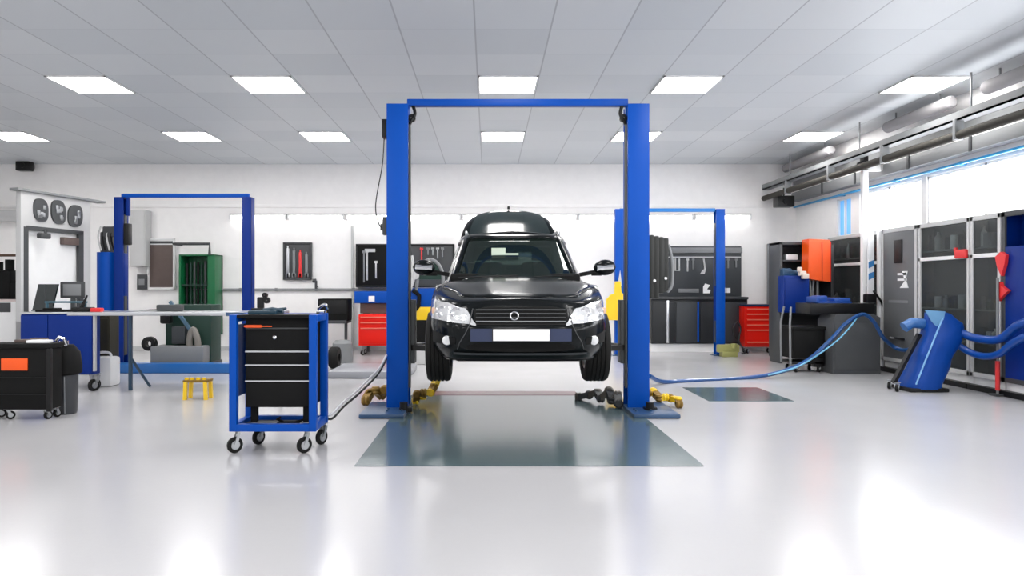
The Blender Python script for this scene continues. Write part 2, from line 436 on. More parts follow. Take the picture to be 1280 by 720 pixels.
hl_lo = lerp_tab([(.40, .615), (.5, .635), (.84, .665), (.895, .70)]); hl_hi = lerp_tab([(.40, .63), (.52, .775), (.72, .83), (.86, .86), (.895, .85)])
for s_ in (-1, 1):
    h = patch(s_*.41, s_*.893, hl_lo, hl_hi, .008, 26, 8).build('headlight', lens, car, smooth=60)
    for cx, r in ((.60, .05), (.74, .055)):
        MB().lathe([(r, 0), (r*.9, -.01), (r*.5, .012), (.004, .016)], (s_*cx, front_y(cx, .73)-.008, .735), 'y', 20).build('reflector', chrome, h)
    MB().box(s_*.83-.02, s_*.83+.02, front_y(.83, .75)-.025, front_y(.83, .75), .71, .77, .008).build('indicator', mat('amber_lens', (230, 190, 160), .3) if 'amber_lens' not in MATS else MATS['amber_lens'], h)
patch(-.50, .50, lerp_tab([(0, .375), (.4, .385), (.5, .40)]), lerp_tab([(0, .455), (.42, .455), (.5, .42)]), .006).build('lower_intake', matt, car)
patch(-.46, .46, K(.475), K(.59), .004).build('bumper_band', navy, car)
pf = MB().box(-.262, .262, -.03, .0, .475, .595, .006).build('plate_frame', black, car)
MB().box(-.255, .255, -.036, -.028, .482, .588, .003).build('number_plate', plate, car)
for s_ in (-1, 1):
    patch(s_*.60, s_*.84, K(.44), lerp_tab([(.6, .50), (.84, .55)]), .005, 12, 3).build('fog_light_recess', matt, car)
    MB().lathe([(.045, 0), (.04, -.014), (.02, -.02), (.001, -.02)], (s_*.68, front_y(.68, .48)-.006, .475), 'y', 20).build('fog_light', lens, car)
    # crease from grille corner to bumper
    MB().tube([(s_*x_, front_y(x_, z_)-.003, z_) for x_, z_ in ((.44, .77), (.455, .70), (.47, .62), (.51, .54), (.56, .46), (.58, .40))], .005, 6).build('bumper_crease', dgrey, car)
patch(-.62, .62, K(.345), K(.365), .018, 20, 1).build('bumper_lip', dgrey, car)
# hood panel
def hz(x, y):
    hw = None
    best = min(range(half//2+6), key=lambda k: abs(top[k][1]-y)); hw = max(top[best][0], .3)
    s_ = min(1, abs(x)/.9); return ztop(y)+crown(y)*(1-s_**2.4)
HR = []
for i in range(19):
    t = i/18; row = []
    for j in range(25):
        q = -1+2*j/24; w_ = .58+.20*smooth(t*1.6); x = q*w_
        y0 = .16+.16*abs(q)**2.5; y1 = 1.13+.10*abs(q)**2.5; y = y0+(y1-y0)*t
        bul = .012*smooth((.62-abs(q))/.12)
        row.append((x, y, hz(x, y)+.006+bul-(.02 if i == 0 else 0)-(.012 if abs(q) > .99 else 0)))
    HR.append(row)
ho = MB().grid(HR).build('hood', paint, car, smooth=60); m = ho.modifiers.new('s', 'SOLIDIFY'); m.thickness = .02; m.offset = -1
MB().grid([[(q*.74, 1.14+.2*abs(q)**2.6+e, 1.055-.012*abs(q)+.012*e/.1-.03*abs(q)**6) for q in [(-1+2*j/20) for j in range(21)]] for e in (0, .05, .1)]).build('cowl', matt, car)
for x0, x1 in ((-.62, .02), (.05, .62)):
    a, b = (x0, 1.2, 1.07), (x1, 1.27, 1.09)
    MB().tube([(x0, 1.13+.06*(x0/.7)**2, 1.07), ((x0+x1)/2, 1.18, 1.085), (x1, 1.22, 1.095)], .009, 6).build('wiper', black, car)
# mirrors
for s_ in (-1, 1):
    prof = []
    mm = MB(); n = 14; rows = []
    for i in range(n+1):
        t = i/n; u = math.sin(PI*t)**.45; row = []
        for k in range(20):
            a = 2*PI*k/20; row.append((s_*(.90+.26*t), 1.62+.07*u*math.cos(a)+.02*t, 1.19+.008*t+(.085+.01*t)*u*math.sin(a)))
        rows.append(row)
    mm.grid(rows, True)
    mo = mm.build('side_mirror', paint, car, smooth=60)
    MB().bar((s_*.74, 1.62, 1.11), (s_*.95, 1.63, 1.15), .04, .045).box(s_*.88, s_*1.0, 1.6, 1.66, 1.10, 1.14, .01).build('mirror_arm', matt, mo)
    MB().tube([(s_*.93, 1.553, 1.185), (s_*1.12, 1.556, 1.195)], .03, 8).build('indicator', chrome, mo)
# roof rails, antenna, door lines
for s_ in (-1, 1):
    MB().tube(curve_pts([(s_*.56, 2.15, 1.6), (s_*.57, 2.3, 1.655), (s_*.57, 3.1, 1.67), (s_*.56, 3.85, 1.655), (s_*.55, 4.0, 1.6)], 6), .014, 8).build('roof_rail', alu, car)
    for y in (1.75, 2.75, 3.45):
        MB().box(s_*.918, s_*.932, y-.004, y+.004, .42, .92).build('door_gap', matt, car)
    for y in (2.5, 3.25): MB().box(s_*.92, s_*.955, y-.09, y+.09, .84, .865, .008).build('door_handle', chrome, car)
# interior
si = MB().box(-.72, .72, 1.35, 1.75, 1.0, 1.12, .04).build('dashboard', matt, car)
MB().lathe([(.18, .0), (.17, .015), (.155, 0), (.17, -.015), (.18, 0)], (.36, 1.85, 1.1), 'y', 28).bar((.2, 1.85, 1.1), (.52, 1.85, 1.1), .03).build('steering_wheel', matt, car)
for x in (-.36, .36):
    MB().box(x-.24, x+.24, 2.25, 2.4, .95, 1.28, .05).box(x-.12, x+.12, 2.28, 2.38, 1.3, 1.47, .04).tube([(x, 2.33, 1.25), (x, 2.33, 1.34)], .02).build('seat', dgrey, car)
MB().box(-.6, .6, 3.2, 3.32, .95, 1.28, .04).build('rear_bench', dgrey, car)
MB().box(-.11, .09, 1.88, 1.9, 1.40, 1.46, .01).tube([(0, 1.9, 1.45), (0, 1.95, 1.53)], .01).build('rear_view_mirror', black, car)
MB().box(-.26, -.10, 1.68, 1.685, 1.28, 1.42).box(-.10, .05, 1.68, 1.685, 1.28, 1.36).bar((-.1, 1.683, 1.15), (-.1, 1.683, 1.3), .01).build('painted_reflection', mat('pale_green_reflection', (205, 218, 200), .7), car)  # pale shapes behind the windshield, painted in place of a reflection on the glass
# tailgate raised
def tg(u, v, off=0):                               # u -1..1, v 0 hinge..1 tip
    wdt = .76-.30*v**1.7; y = 4.12+.78*v; z = 1.60+.62*math.sin(v*PI/2*.92)**1.0
    wdt *= (1-.25*max(0, v-.85)/.15*1)
    return (u*wdt+.03, y+.03*u*u-off*.6, z+off-.06*abs(u)**4*(.4+v))
rows = [[tg(-1+2*j/20, i/14) for j in range(21)] for i in range(15)]
o = MB().grid(rows).build('tailgate', paint, car, smooth=60); m = o.modifiers.new('s', 'SOLIDIFY'); m.thickness = .05; m.offset = -1
o2 = MB().grid([[tg((-1+2*j/16)*.84, .14+.6*i/10, .012) for j in range(17)] for i in range(11)]).build('rear_window', screen, o, smooth=60)
MB().tube([tg(0, .98, .02), tg(0, 1.02, .05)], .02, 8).build('wiper_motor', black, o)
for s_ in (-1, 1): MB().tube([(s_*.6, 4.1, 1.45), tg(s_*.85, .55, -.05)], .012, 8).build('gas_strut', steel, o)
# ------------------------------------------------------------ two-post lifts
def post_mesh(w_, d, h, t=.012, side=1):           # c-shaped column, open towards the bay
    m = MB()
    m.box(-w_/2, w_/2, -d/2, -d/2+t*3, 0, h, .006)
    m.box(-w_/2, w_/2, d/2-t*3, d/2, 0, h, .006)
    m.box(-side*w_/2, -side*(w_/2-t*3), -d/2+.002, d/2-.002, 0, h-.002)
    m.box(-w_/2+.004, w_/2-.004, -d/2+.004, d/2-.004, h-.015, h-.004)
    return m
def lift(name, label, xl, xr, y, h, w_, d, beam_h, m, arms=False, cz=.75, low=False):
    cx = (xl+xr)/2; t = thing(name, label, 'car lift', (cx, y, 0))
    for s_, X in ((-1, xl-cx), (1, xr-cx)):
        p = post_mesh(w_, d, h, side=-s_); p.v = [(a+X, b, c+.02) for a, b, c in p.v]
        p.build('post', m, t)
        bp = MB()
        if low: bp.box(X-w_*.8, X+w_*.8, -d*.8, d*.8, 0, .02, .006)
        else: bp.box(X-(.40 if s_ < 0 else .16), X+(.14 if s_ < 0 else .40), -.62, .3, 0, .055, .02)
        for bx in (-.09, .09):
            for by in (-.42, -.3) if not low else (-.12,): bp.cyl((X+bx, by, .02), .016, .055 if not low else .025, 'z', 6)
        bp.build('base_plate', navyblue, t)
        MB().box(X-s_*(w_/2+.005), X-s_*(w_/2-.05), -.05, .05, .3, h-.3).build('cable_channel', dgrey, t)
        c = MB().box(X-s_*(w_/2+(.08 if arms else .012)), X-s_*(w_/2-.10), -d*.38, d*.38, cz-.2, cz+.6, .01)
        co_ = c.build('carriage', dgrey if arms else deepblue, t)
        if arms:
            for e, ty in ((-1, -.55), (1, .75)):
                a0 = Vector((X-s_*(w_/2+.06), e*.08, cz)); a1 = Vector((X-s_*.95, ty, cz+.02))
                am = MB().bar(a0, a0.lerp(a1, .65), .09, .07).bar(a0.lerp(a1, .5), a1, .06, .05).build('arm', black, t)
                MB().cyl(a1, .05, .10, 'z', 16).build('pad', rubber, am)
    return t, cx
navyblue = mat('worn_blue_plate', (50, 78, 112), .3, var=.2, scale=9)
XLp, XRp, YL = -1.135, 1.885, 8.85
main, mcx = lift('two_post_lift', 'tall blue two-post lift holding up the black car', XLp, XRp, YL, 3.84, .27, .30, 3.9, blue, True, .80)
x0, x1 = XLp-mcx+.11, XRp-mcx-.11
MB().box(x0, x1, -.05, .05, 3.86, 3.945, .006).build('crossbeam', blue, main)
for s_, X in ((-1, x0), (1, x1)):
    MB().box(X-.03, X+.03, -.04, .04, 3.62, 3.87, .006).build('beam_bracket', blue, main)
    k = MB().tube(curve_pts([(X-s_*.07, -.02, 3.87), (X-s_*.1, -.04, 3.76), (X-s_*.05, -.05, 3.66), (X-s_*.03, -.04, 3.62)], 6), .022, 8)
    k.lathe([(.05, -.02), (.05, .02), (.015, .02), (.015, -.02), (.05, -.02)], (X-s_*.06, -.04, 3.7), 'y', 16).build('pulley', black, main)
    MB().tube([(X-s_*.045, -.13, 3.6), (X-s_*.045, -.13, .3)], .015, 8).build('lift_cable', dgrey, main)
XP = XLp-mcx-.135
MB().box(XP-.07, XP, -.1, .06, 3.45, 3.68, .01).build('switch_box', black, main)
MB().box(XP-.06, XP, -.1, .02, 2.22, 2.45, .01).box(XP-.09, XP-.05, -.08, 0, 2.28, 2.36, .01).build('latch', dgrey, main)
MB().tube(curve_pts([(XP-.04, -.08, 3.45), (XP-.06, -.1, 3.1), (XP-.14, -.12, 2.6), (XP-.1, -.1, 2.35), (XP-.03, -.08, 2.3)], 8), .007, 6).build('cable', cable, main)
XQ = XRp-mcx+.135
pw = MB()
for i in range(4): pw.box(XQ+.005+i*.062, XQ+.075+i*.062, -.12+.01*i, .1, 1.42+.03*i*(i > 1), 2.22-.012*i, .025)
pw.box(XQ, XQ+.24, -.09, .08, 1.5, 2.16, .02)
pu = pw.build('power_unit', mat('charcoal_plastic', (28, 30, 28), .45), main)
MB().tube(curve_pts([(XQ+.26, -.05, 2.1), (XQ+.31, -.05, 1.9), (XQ+.31, -.05, 1.6), (XQ+.25, -.05, 1.5)], 6), .02, 8).build('hose', mgrey, pu)
for z, xx in ((1.67, .07), (1.7, .21)): MB().lathe([(.02, 0), (.016, -.014), (.001, -.014)], (XQ+xx, -.125, z-.03), 'y', 14).build('gauge', plate, pu)
for s_, X in ((-1, XLp-mcx), (1, XRp-mcx)):
    MB().cyl((X+.1, -.32, .02), .05, .13, 'z', 12).box(X+.04, X+.2, -.3, -.2, .02, .08, .01).build('anchor', black, main)
# back-left lift
bl, c2 = lift('two_post_lift', 'smaller blue two-post lift at the left behind the long workbench', PX(151.5, 13), PX(310.5, 13), 13, 3.22, .17, .2, 0, deepblue, False, 1.6, True)
hx = (PX(310.5, 13)-PX(151.5, 13))/2
MB().box(-hx+.02, hx+.02, -.04, .04, 3.24, 3.31, .005).build('crossbeam', blue, bl)
MB().box(-hx+.1, -hx+.16, -.03, .03, 2.9, 3.25, .005).build('beam_bracket', deepblue, bl)
MB().box(-hx-.05, hx-.2, -.4, -.15, .0, .18, .02).build('floor_beam', mat('mid_blue_beam', (22, 96, 168), .35, coat=.3), bl)
MB().box(-hx+.1, -hx+.2, -.12, .02, 2.35, 2.75, .02).build('switch_box', black, bl)
MB().cyl((-hx-.32, .1, .02), .17, 2.2, 'z', 28).build('hydraulic_tank', blue, bl)
ms = MB().box(-hx-.4, -hx-.2, 0, .2, 2.22, 2.6, .02).box(-hx-.34, -hx-.1, -.03, .05, 2.5, 2.7, .02).build('valve_block', dgrey, bl)
for i in range(4): MB().tube(curve_pts([(-hx-.38+.08*i, 0, 2.7), (-hx-.42+.08*i, -.02, 2.5), (-hx-.37+.08*i, -.01, 2.25)], 5), .018, 6).build('hose', (lgrey, black)[i % 2], ms)
# back-right lift
br, c3 = lift('two_post_lift', 'smaller blue two-post lift at the right before the slate tool wall', PX(773.5, 16), PX(899, 16), 16, 3.34, .2, .2, 0, blue, False, 1.0, True)
hx = (PX(899, 16)-PX(773.5, 16))/2
MB().box(-hx+.02, hx-.1, -.04, .04, 3.3, 3.38, .005).build('crossbeam', mat('light_blue_beam', (20, 120, 200), .35), br)
MB().tube([(-hx+.14, -.08, 1.4), (-hx+.14, -.08, 3.3)], .04, 8).build('conduit', white, br)
ya = [(-.32, .62), (-.32, 1.08), (-.22, 1.2), (-.14, 1.22), (-.12, 1.5), (.0, 1.5), (.02, 1.26), (.14, 1.12), (.14, .62)]
o = MB().prism([(a-hx, b+.2) for a, b in ya], -.22, -.1).build('yellow_guard', yellow, br)
MB().prism([(-hx-.05, 1.6), (-hx+.05, 1.6), (-hx+.01, 1.95)], -.12, -.1).build('pale_sticker', lgrey, br)
# ------------------------------------------------------------ low jointed brackets on the floor by the main lift
def bracket(label, pts, m1, m2, r=.05):
    t = thing('floor_bracket', label, 'bracket', (pts[0][0], pts[0][1], 0), 0, None)
    ox, oy = pts[0][:2]; q = [Vector((p[0]-ox, p[1]-oy, p[2])) for p in pts]
    for i in range(len(q)-1):
        MB().bar(q[i], q[i+1], r*1.6, r*1.3).build('link', m1 if i % 2 else m2, t)
    for i, p in enumerate(q):
        b = MB().lathe([(.001, -r*.8), (r*.7, -r*.8), (r, -r*.4), (r*.85, 0), (r, r*.4), (r*.7, r*.8), (.001, r*.8)], p, ('x', 'y', 'z')[i % 3], 14)
        b.build('joint', m2 if i % 2 else m1, t)
bracket('worn ochre jointed bracket lying left of the tall left post', [(-1.62, 9.2, .06), (-1.58, 9.3, .14), (-1.5, 9.3, .18), (-1.44, 9.4, .10), (-1.38, 9.3, .19), (-1.3, 9.35, .12)], ochre, ochre, .065)
bracket('yellow jointed bracket reaching from the left post towards the left front wheel', [(-.96, 9.2, .06), (-.93, 9.1, .16), (-.86, 9.2, .12), (-.84, 9.05, .19), (-.76, 9.2, .17), (-.72, 9.25, .24), (-.68, 9.3, .34)], yellow, ochre, .055)
bracket('dark grey jointed bracket lying left of the tall right post', [(1.25, 9.6, .05), (1.38, 9.5, .09), (1.48, 9.4, .14), (1.5, 9.25, .08), (1.6, 9.2, .19), (1.62, 9.1, .08), (1.7, 9.1, .15), (1.68, 8.95, .06)], mat('worn_grey_steel', (92, 88, 82), .5, .3, var=.4, scale=25), dgrey, .06)
bracket('bright yellow jointed bracket lying right of the tall right post', [(2.12, 9.2, .16), (2.2, 9.25, .17), (2.24, 9.1, .11), (2.32, 9.1, .12), (2.4, 9.15, .10), (2.46, 9.0, .10), (2.46, 8.95, .055)], ochre, yellow, .055)
# ------------------------------------------------------------ blue drawer trolley
D = 6.48; tx0, tx1 = PX(286, D), PX(395, D); TWd = tx1-tx0; hw = TWd/2
t = thing('drawer_trolley', 'blue framed rolling trolley with black drawers, in front of the long workbench', 'trolley', ((tx0+tx1)/2, D, 0))
z0, z1, dp, b_ = .21, 1.30, .50, .068
f = MB()
for yy in (0, dp-b_):
    for xx in (-hw, hw-b_): f.box(xx, xx+b_, yy, yy+b_, z0, z1, .006)
    f.box(-hw+b_*.9, hw-b_*.9, yy+.003, yy+b_-.003, z0, z0+b_, .005)
for xx in (-hw, hw-b_):
    f.box(xx+.003, xx+b_-.003, b_*.9, dp-b_*.9, z0, z0+b_, .005); f.box(xx+.003, xx+b_-.003, b_*.9, dp-b_*.9, z1-b_, z1-.002, .005)
f.box(-hw+b_*.9, hw-b_*.9, dp-b_+.003, dp-.003, z1-b_, z1, .005)
f.box(-hw+.01, -hw+.02, b_, dp-b_, z0+.3, z1-.1)
f.build('frame', blue, t)
ux0, ux1 = -hw+b_+.055, hw-b_-.002; dz = [(PZ(440, D+.06), PZ(395, D+.06)), (PZ(457, D+.06), PZ(440, D+.06)), (PZ(477, D+.06), PZ(457, D+.06)), (PZ(510, D+.06), PZ(477, D+.06))]
MB().box(ux0, ux1, .1, dp-.03, dz[-1][0], dz[0][1], .004).build('cabinet_body', matt, t)
for i, (a, b) in enumerate(dz):
    dr = MB().box(ux0+.006, ux1-.006, .075, .1, a+.012, b-.004, .004).build('drawer', matt, t)
    if i < 3: MB().box(ux0+.004, ux1-.004, .062, .085, a-.004, a+.011, .003).build('drawer_handle', alu, dr)
    if i == 0:
        MB().lathe([(.02, 0), (.02, -.02), (.012, -.028), (.001, -.028)], (.0, .076, PZ(422, D)), 'y', 16).build('lock', chrome, dr)
        MB().box(ux0+.01, ux1-.02, .058, .08, PZ(411, D)-.006, PZ(411, D)+.006, .003).build('label_strip', dgrey, dr)
MB().box(ux0+.03, ux0+.09, .15, .2, z0+b_-.005, dz[-1][0]+.01).box(ux1-.09, ux1-.03, .15, .2, z0+b_-.005, dz[-1][0]+.01).build('support', matt, t)
MB().box(-hw+b_*.5, hw-b_*.5, .03, dp-.03, z0+.01, z0+.03).build('bottom_shelf', dgrey, t)
for xx, yy, aa in ((-hw+.06, .08, 3.9), (hw-.10, .08, 3.9), (-hw+.16, dp-.06, 4.2), (hw-.03, dp-.06, 4.2)):
    caster(t, xx, yy, .075, .035, z0, aa)
tcx = (tx0+tx1)/2
od = MB().tube([(0, 0, 0), (.02, 0, 0), (.16, 0, 0), (.17, 0, 0)], [.008, .014, .014, .008], 8).tube([(.17, 0, 0), (.26, 0, 0)], .006, 6).build('screwdriver', orange)
tag(od, 'orange handled screwdriver resting on the trolley front ledge', 'screwdriver', None, (tcx-.30+.02, D+.045, PZ(411, D)+.02))
sc = MB().box(0, .2, 0, .1, 0, .03, .008).tube([(.15, .05, .02), (.3, .12, .06)], .012, 6).tube([(.05, .05, .03), (.0, .02, .06), (.04, 0, .08)], .012, 6).build('power_tool', matt)
tag(sc, 'small black power tool lying on the bottom shelf of the trolley', 'power tool', None, (tcx+.0, D+.12, z0+.032))
wr_ = MB().box(-.22, .05, 0, .28, 0, .035, .01).tube([(-.1, .1, .035), (.0, .05, .05), (.09, .08, .03)], .018, 8).tube([(.0, .2, .04), (.1, .15, .05)], .014, 8).build('hand_tool_tray', mat('dark_teal_metal', (30, 60, 76), .4))
tag(wr_, 'dark teal tray of hand tools on top of the trolley', 'tool tray', None, (tcx-.06, D+.14, z1-.001+.0))
top_sl = MB().box(-hw+b_*.9, hw-b_*.9, b_*.2, dp-b_*.9, z1-.03, z1-.002).build('top_shelf', matt, t)
hd = MB().tube(curve_pts([(0, .1, 0), (0, .02, .05), (.08, -.06, .09), (.10, -.02, .05)], 6), .014, 8).box(-.03, .05, .03, .15, -.001, .03, .008).build('clamp', chrome)
tag(hd, 'small chrome clamp on the right rear corner of the trolley', 'clamp', None, (tcx+hw-.06, D+dp-.17, z1))
# cables from trolley to post
for off, mt, lb in ((0, cable, 'black cable curving from the trolley up to the tall left post'), (.05, wcable, 'pale cable curving from the trolley up to the tall left post')):
    pts = [(tx1-.02+off*.2, D+.52, .24+off*.5), (PX(416, 7.05), 7.05, .23+off), (PX(430, 7.35), 7.35, .30+off), (PX(446, 7.7), 7.7, .36+off), (PX(462, 8.1), 8.1, .44+off*1.2), (PX(474, 8.4), 8.4, .53+off), (PX(483, 8.68), 8.68, .66+off)]
    o = MB().tube(curve_pts(pts, 10), .012, 8).build('cable', mt); tag(o, lb, 'cable')
# ------------------------------------------------------------ long workbench at left
D = 10.4; bx0, bx1, bz = PX(25, D), PX(345, D), 1.19
t = thing('workbench', 'long workbench with thin grey top running behind the blue trolley', 'workbench', ((bx0+bx1)/2, D, 0))
L = (bx1-bx0)/2
MB().box(-L+.7, L, 0, .7, bz-.055, bz, .008).box(-L, -L+.72, 0, .7, bz-.03, bz, .008).build('worktop', alu, t)
MB().box(L-.75, L-.02, -.01, .0, bz-.06, bz-.005).build('edge_trim', navyblue, t)
for px in (158,):
    x_ = PX(px, D)-(bx0+bx1)/2
    MB().box(x_-.025, x_+.02, .1, .15, 0, bz-.05, .005).bar((x_, .13, bz-.7), (x_+.16, .4, .02), .03).build('leg', mat('dark_steel_blue', (34, 60, 82), .4), t)
for x_ in (L-.1,):
    MB().box(x_-.03, x_+.03, .5, .56, 0, bz-.05, .005).build('leg', dgrey, t)
t2 = thing('rolling_cabinet', 'blue rolling cabinet under the left end of the long workbench', 'cabinet', (PX(70, D), D+.02, 0))
w2 = (PX(115, D)-PX(25, D))/2
MB().box(-w2, w2, 0, .2, .25, bz-.032, .01).build('body', deepblue, t2)
MB().box(-w2+.006, -.13, -.018, .0, .27, bz-.05, .006).build('door', deepblue, t2)
MB().box(-.12, w2-.006, -.018, .0, .27, bz-.05, .006).build('door', deepblue, t2)
MB().box(w2-.0, w2+.03, .0, .06, .3, bz-.04, .006).build('corner_post', lgrey, t2)
for xx, yy in ((-w2+.1, .08), (w2+.0, .08), (-w2+.1, .16), (w2-.02, .16)): caster(t2, xx, yy, .09, .05, .252, 4.4)
o = MB().box(0, .35, 0, .3, 0, .46, .05).tube(curve_pts([(.06, .15, .45), (.08, .15, .52), (.24, .15, .52), (.28, .15, .45)], 5), .02, 8).build('jug', white)
tag(o, 'white plastic jug standing beside the blue rolling cabinet', 'jug', None, (PX(113, 10.95), 10.9, 0))
o = MB().box(-.13, .13, 0, .3, 0, 1.12, .02).box(-.11, .11, -.015, 0, .05, 1.05, .005).build('narrow_locker', mat('dark_olive', (40, 38, 26), .5))
tag(o, 'narrow dark olive locker under the bench between blue cabinet and lift post', 'locker', None, (PX(127, 11.3), 11.3, 0))
# items on the bench
def onb(o, lb, cat, px, dy=.25, z=bz): return tag(o, lb, cat, None, (PX(px, D+dy), D+dy, z))
def tilted(w_, h_, lean, th=.04):
    return MB().prism([(-w_/2-lean*.5, 0), (w_/2-lean*.5, 0), (w_/2+lean*.5, h_), (-w_/2+lean*.5, h_)], 0, th)
t3 = thing('monitor', 'dark tilted double screen standing at the left end of the workbench', 'monitor', (PX(56, D+.4), D+.4, bz))
tilted(.30, .42, .1).build('casing', screen, t3)
MB().box(.0, .012, -.006, .0, .03, .42).build('screen_seam', dgrey, t3); MB().box(-.2, .2, -.02, .1, 0, .02, .005).build('stand', mgrey, t3)
t3 = thing('monitor', 'flat grey rounded screen right of the tilted double screen', 'monitor', (PX(90, D+.5), D+.5, bz))
MB().box(-.19, .19, 0, .04, .2, .46, .03).build('casing', dgrey, t3); MB().box(-.14, .14, -.005, .0, .24, .42, .005).build('screen', mgrey, t3)
MB().box(-.03, .03, .01, .05, 0, .22).box(-.12, .12, -.05, .1, 0, .015).build('stand', dgrey, t3)
onb(MB().box(-.35, .30, 0, .03, .13, .16, .01).box(-.33, -.30, 0, .03, 0, .14).box(.25, .28, 0, .03, 0, .14).build('rack', mat('teal_rail', (60, 100, 116), .3)), 'low teal rail rack standing on the workbench before the screens', 'rack', 84, .2)
onb(MB().box(-.22, .22, 0, .2, 0, .035, .01).box(-.12, .1, .02, .14, .03, .06, .01).build('toolbox', matt), 'flat black tool case lying on the workbench left part', 'tool case', 62, .0)
onb(MB().box(-.14, .12, 0, .2, 0, .07, .02).bar((-.02, .1, .05), (.05, .1, .25), .02).bar((.05, .1, .25), (-.06, .1, .05), .015).build('vise', black), 'black bench vise with raised handle on the workbench', 'vise', 100, .05)
onb(MB().box(-.08, .08, 0, .1, 0, .06, .015).build('rag', redpl), 'small red cloth bundle on the workbench by the vise', 'cloth', 119, .05)
onb(MB().box(-.2, .2, 0, .1, 0, .1, .02).build('case', dgrey), 'grey flat case on the workbench before the green rack', 'case', 211, .4)
onb(MB().box(-.2, .02, 0, .12, 0, .05, .01).box(-.12, -.02, .02, .1, .04, .22, .02).lathe([(.05, -.03), (.05, .03), (.01, .03), (.01, -.03), (.05, -.03)], (.03, .05, .17), 'y', 14).lathe([(.04, -.03), (.04, .03), (.01, .03), (.01, -.03), (.04, -.03)], (.0, .05, .25), 'y', 14).build('grinder', black), 'black bench grinder at the right end of the workbench', 'grinder', 330, .3)
# partition with three dark round-cornered displays
A = Vector((PX(26, 11.3), 11.3)); B = Vector((PX(113, 12.7), 12.7)); ang = math.atan2(B.y-A.y, B.x-A.x); LN = (B-A).length
def u_at(px):                                      # distance along the partition for a pixel column
    q = (px-CX)/F; return (q*A.y-A.x)/((B.x-A.x)/LN-q*(B.y-A.y)/LN)
t = thing('partition_booth', 'pale grey partition with three dark rounded displays above a white board', 'partition', (A.x, A.y, 0), ang)
LN2 = LN
ux = [u_at(px) for px in (26, 33, 98, 104, 113)]
def zat(px, py): u = u_at(px); d = A.y+(B.y-A.y)*u/LN; return PZ(py, d)
hz_ = zat(60, 286); bz_ = 1.0
pm = MB().box(0, LN2, 0, .1, hz_, zat(60, 243), .01).box(0, ux[1], 0, .1, 0, hz_+.01).box(ux[3], LN2, 0, .1, 0, hz_+.01).box(0, LN2, .0, .1, 0, bz_)
pm.build('panel', lgrey, t)
MB().box(-.1, LN2+.3, -.06, .12, zat(60, 243)-.01, zat(60, 243)+.03, .005).build('top_rail', mgrey, t)
MB().box(ux[1]-.01, ux[3], .06, .09, bz_, hz_+.01).build('white_board', white, t)
fm = MB().box(ux[1]-.05, ux[1]+.03, -.012, .04, bz_, hz_).box(ux[2], ux[3], -.012, .04, bz_, hz_).box(ux[1], ux[3], -.012, .04, hz_-.05, hz_+.02)
fm.build('board_frame', dgrey, t)
def rounded(u0, u1, z0, z1, k):
    pts = []; c, d = (u0+u1)/2, (z0+z1)/2; a, b = (u1-u0)/2, (z1-z0)/2
    for i in range(32):
        q = 2*PI*i/32; s_, c_ = math.sin(q), math.cos(q); n = 3.2 if (c_*s_ < 0) == (k < 2) else 2.2
        r = 1/(abs(c_)**n+abs(s_)**n)**(1/n); pts.append((c+a*r*c_, d+b*r*s_))
    return pts
for k, (pa, pb, ya_, yb_) in enumerate(((41, 59, 247, 276), (63, 81, 249, 279), (84, 102, 255, 283))):
    o = MB().prism(rounded(u_at(pa), u_at(pb), zat(pa, yb_), zat(pa, ya_), k), -.03, .02).build('rounded_display', dgrey, t, label=['dark display nearest the left end', 'middle dark display', 'dark display nearest the right end'][k])
    m = MB(); ua, ub = u_at(pa), u_at(pb); zm = (zat(pa, ya_)+zat(pa, yb_))/2
    for i in range(7):
        u = ua+(ub-ua)*(.25+.5*random.random()); z = zm+(random.random()-.6)*.22; m.box(u-.03, u+.03, -.04, -.02, z-.03, z+.04, .008)
    m.build('metal_parts', steel, o)
o = MB().bar((ux[1]+.35, .0, hz_-.02), (ux[1]+.3, -.08, hz_-.1), .03).box(ux[1]+.15, ux[1]+.35, -.14, -.04, hz_-.18, hz_-.09, .02).build('lamp_arm', dgrey, t)
o = MB().box(ux[2]-.35, ux[2]-.02, -.04, .05, hz_-.25, hz_-.12, .01).build('small_shelf', brown, t)
# far left cabinet and machine at frame edge
d = 11.8
t = thing('storage_cabinet', 'white storage cabinet at the left edge of the photo with dark goods on top', 'cabinet', (PX(-2, d), d, 0))
MB().box(-.6, .34, 0, .5, 0, 1.36, .01).build('body', pink, t); MB().box(-.58, .32, -.015, 0, .1, 1.32, .005).build('door', white, t)
MB().box(-.15, .22, -.02, -.012, 1.14, 1.3, .03).build('dark_label', dgrey, t)
o = MB().box(-.4, .0, 0, .3, 0, .5, .06).box(-.3, .1, .02, .28, .0, .3, .05).cyl((-.08, .12, .48), .07, .2, 'z', 14).cyl((-.25, .12, .48), .05, .16, 'z', 14).build('machine', matt)
tag(o, 'black lumpy machine standing on the white cabinet at the left edge', 'machine', None, (PX(8, d), d+.08, 1.36))
o = MB().box(-.035, .035, 0, .07, 0, PZ(318, d)-.0, .004).box(-.5, .0, .02, .05, PZ(318, d)-.04, PZ(318, d), .004).build('wooden_post', mat('dark_wood', (74, 48, 30), .6, var=.3, scale=15))
tag(o, 'dark brown wooden post with side rail beside the white cabinet', 'post', None, (PX(27, d)+.04, d-.1, 0))
d = 17
o = MB().box(0, 1.3, 0, .3, 0, .28, .04).box(0, 1.3, -.01, .02, .1, .13, .005).build('shutter_box', lgrey)
tag(o, 'grey horizontal shutter box on the back wall at the left edge', 'shutter box', None, (PX(-36, d), d+.1, PZ(276, d)))
o = MB().box(-.17, .17, 0, .2, 0, .26, .03).box(-.05, .05, .15, .4, .1, .2).lathe([(.07, 0), (.07, -.02), (.001, -.02)], (0, 0, .13), 'y', 16).build('loudspeaker', black)
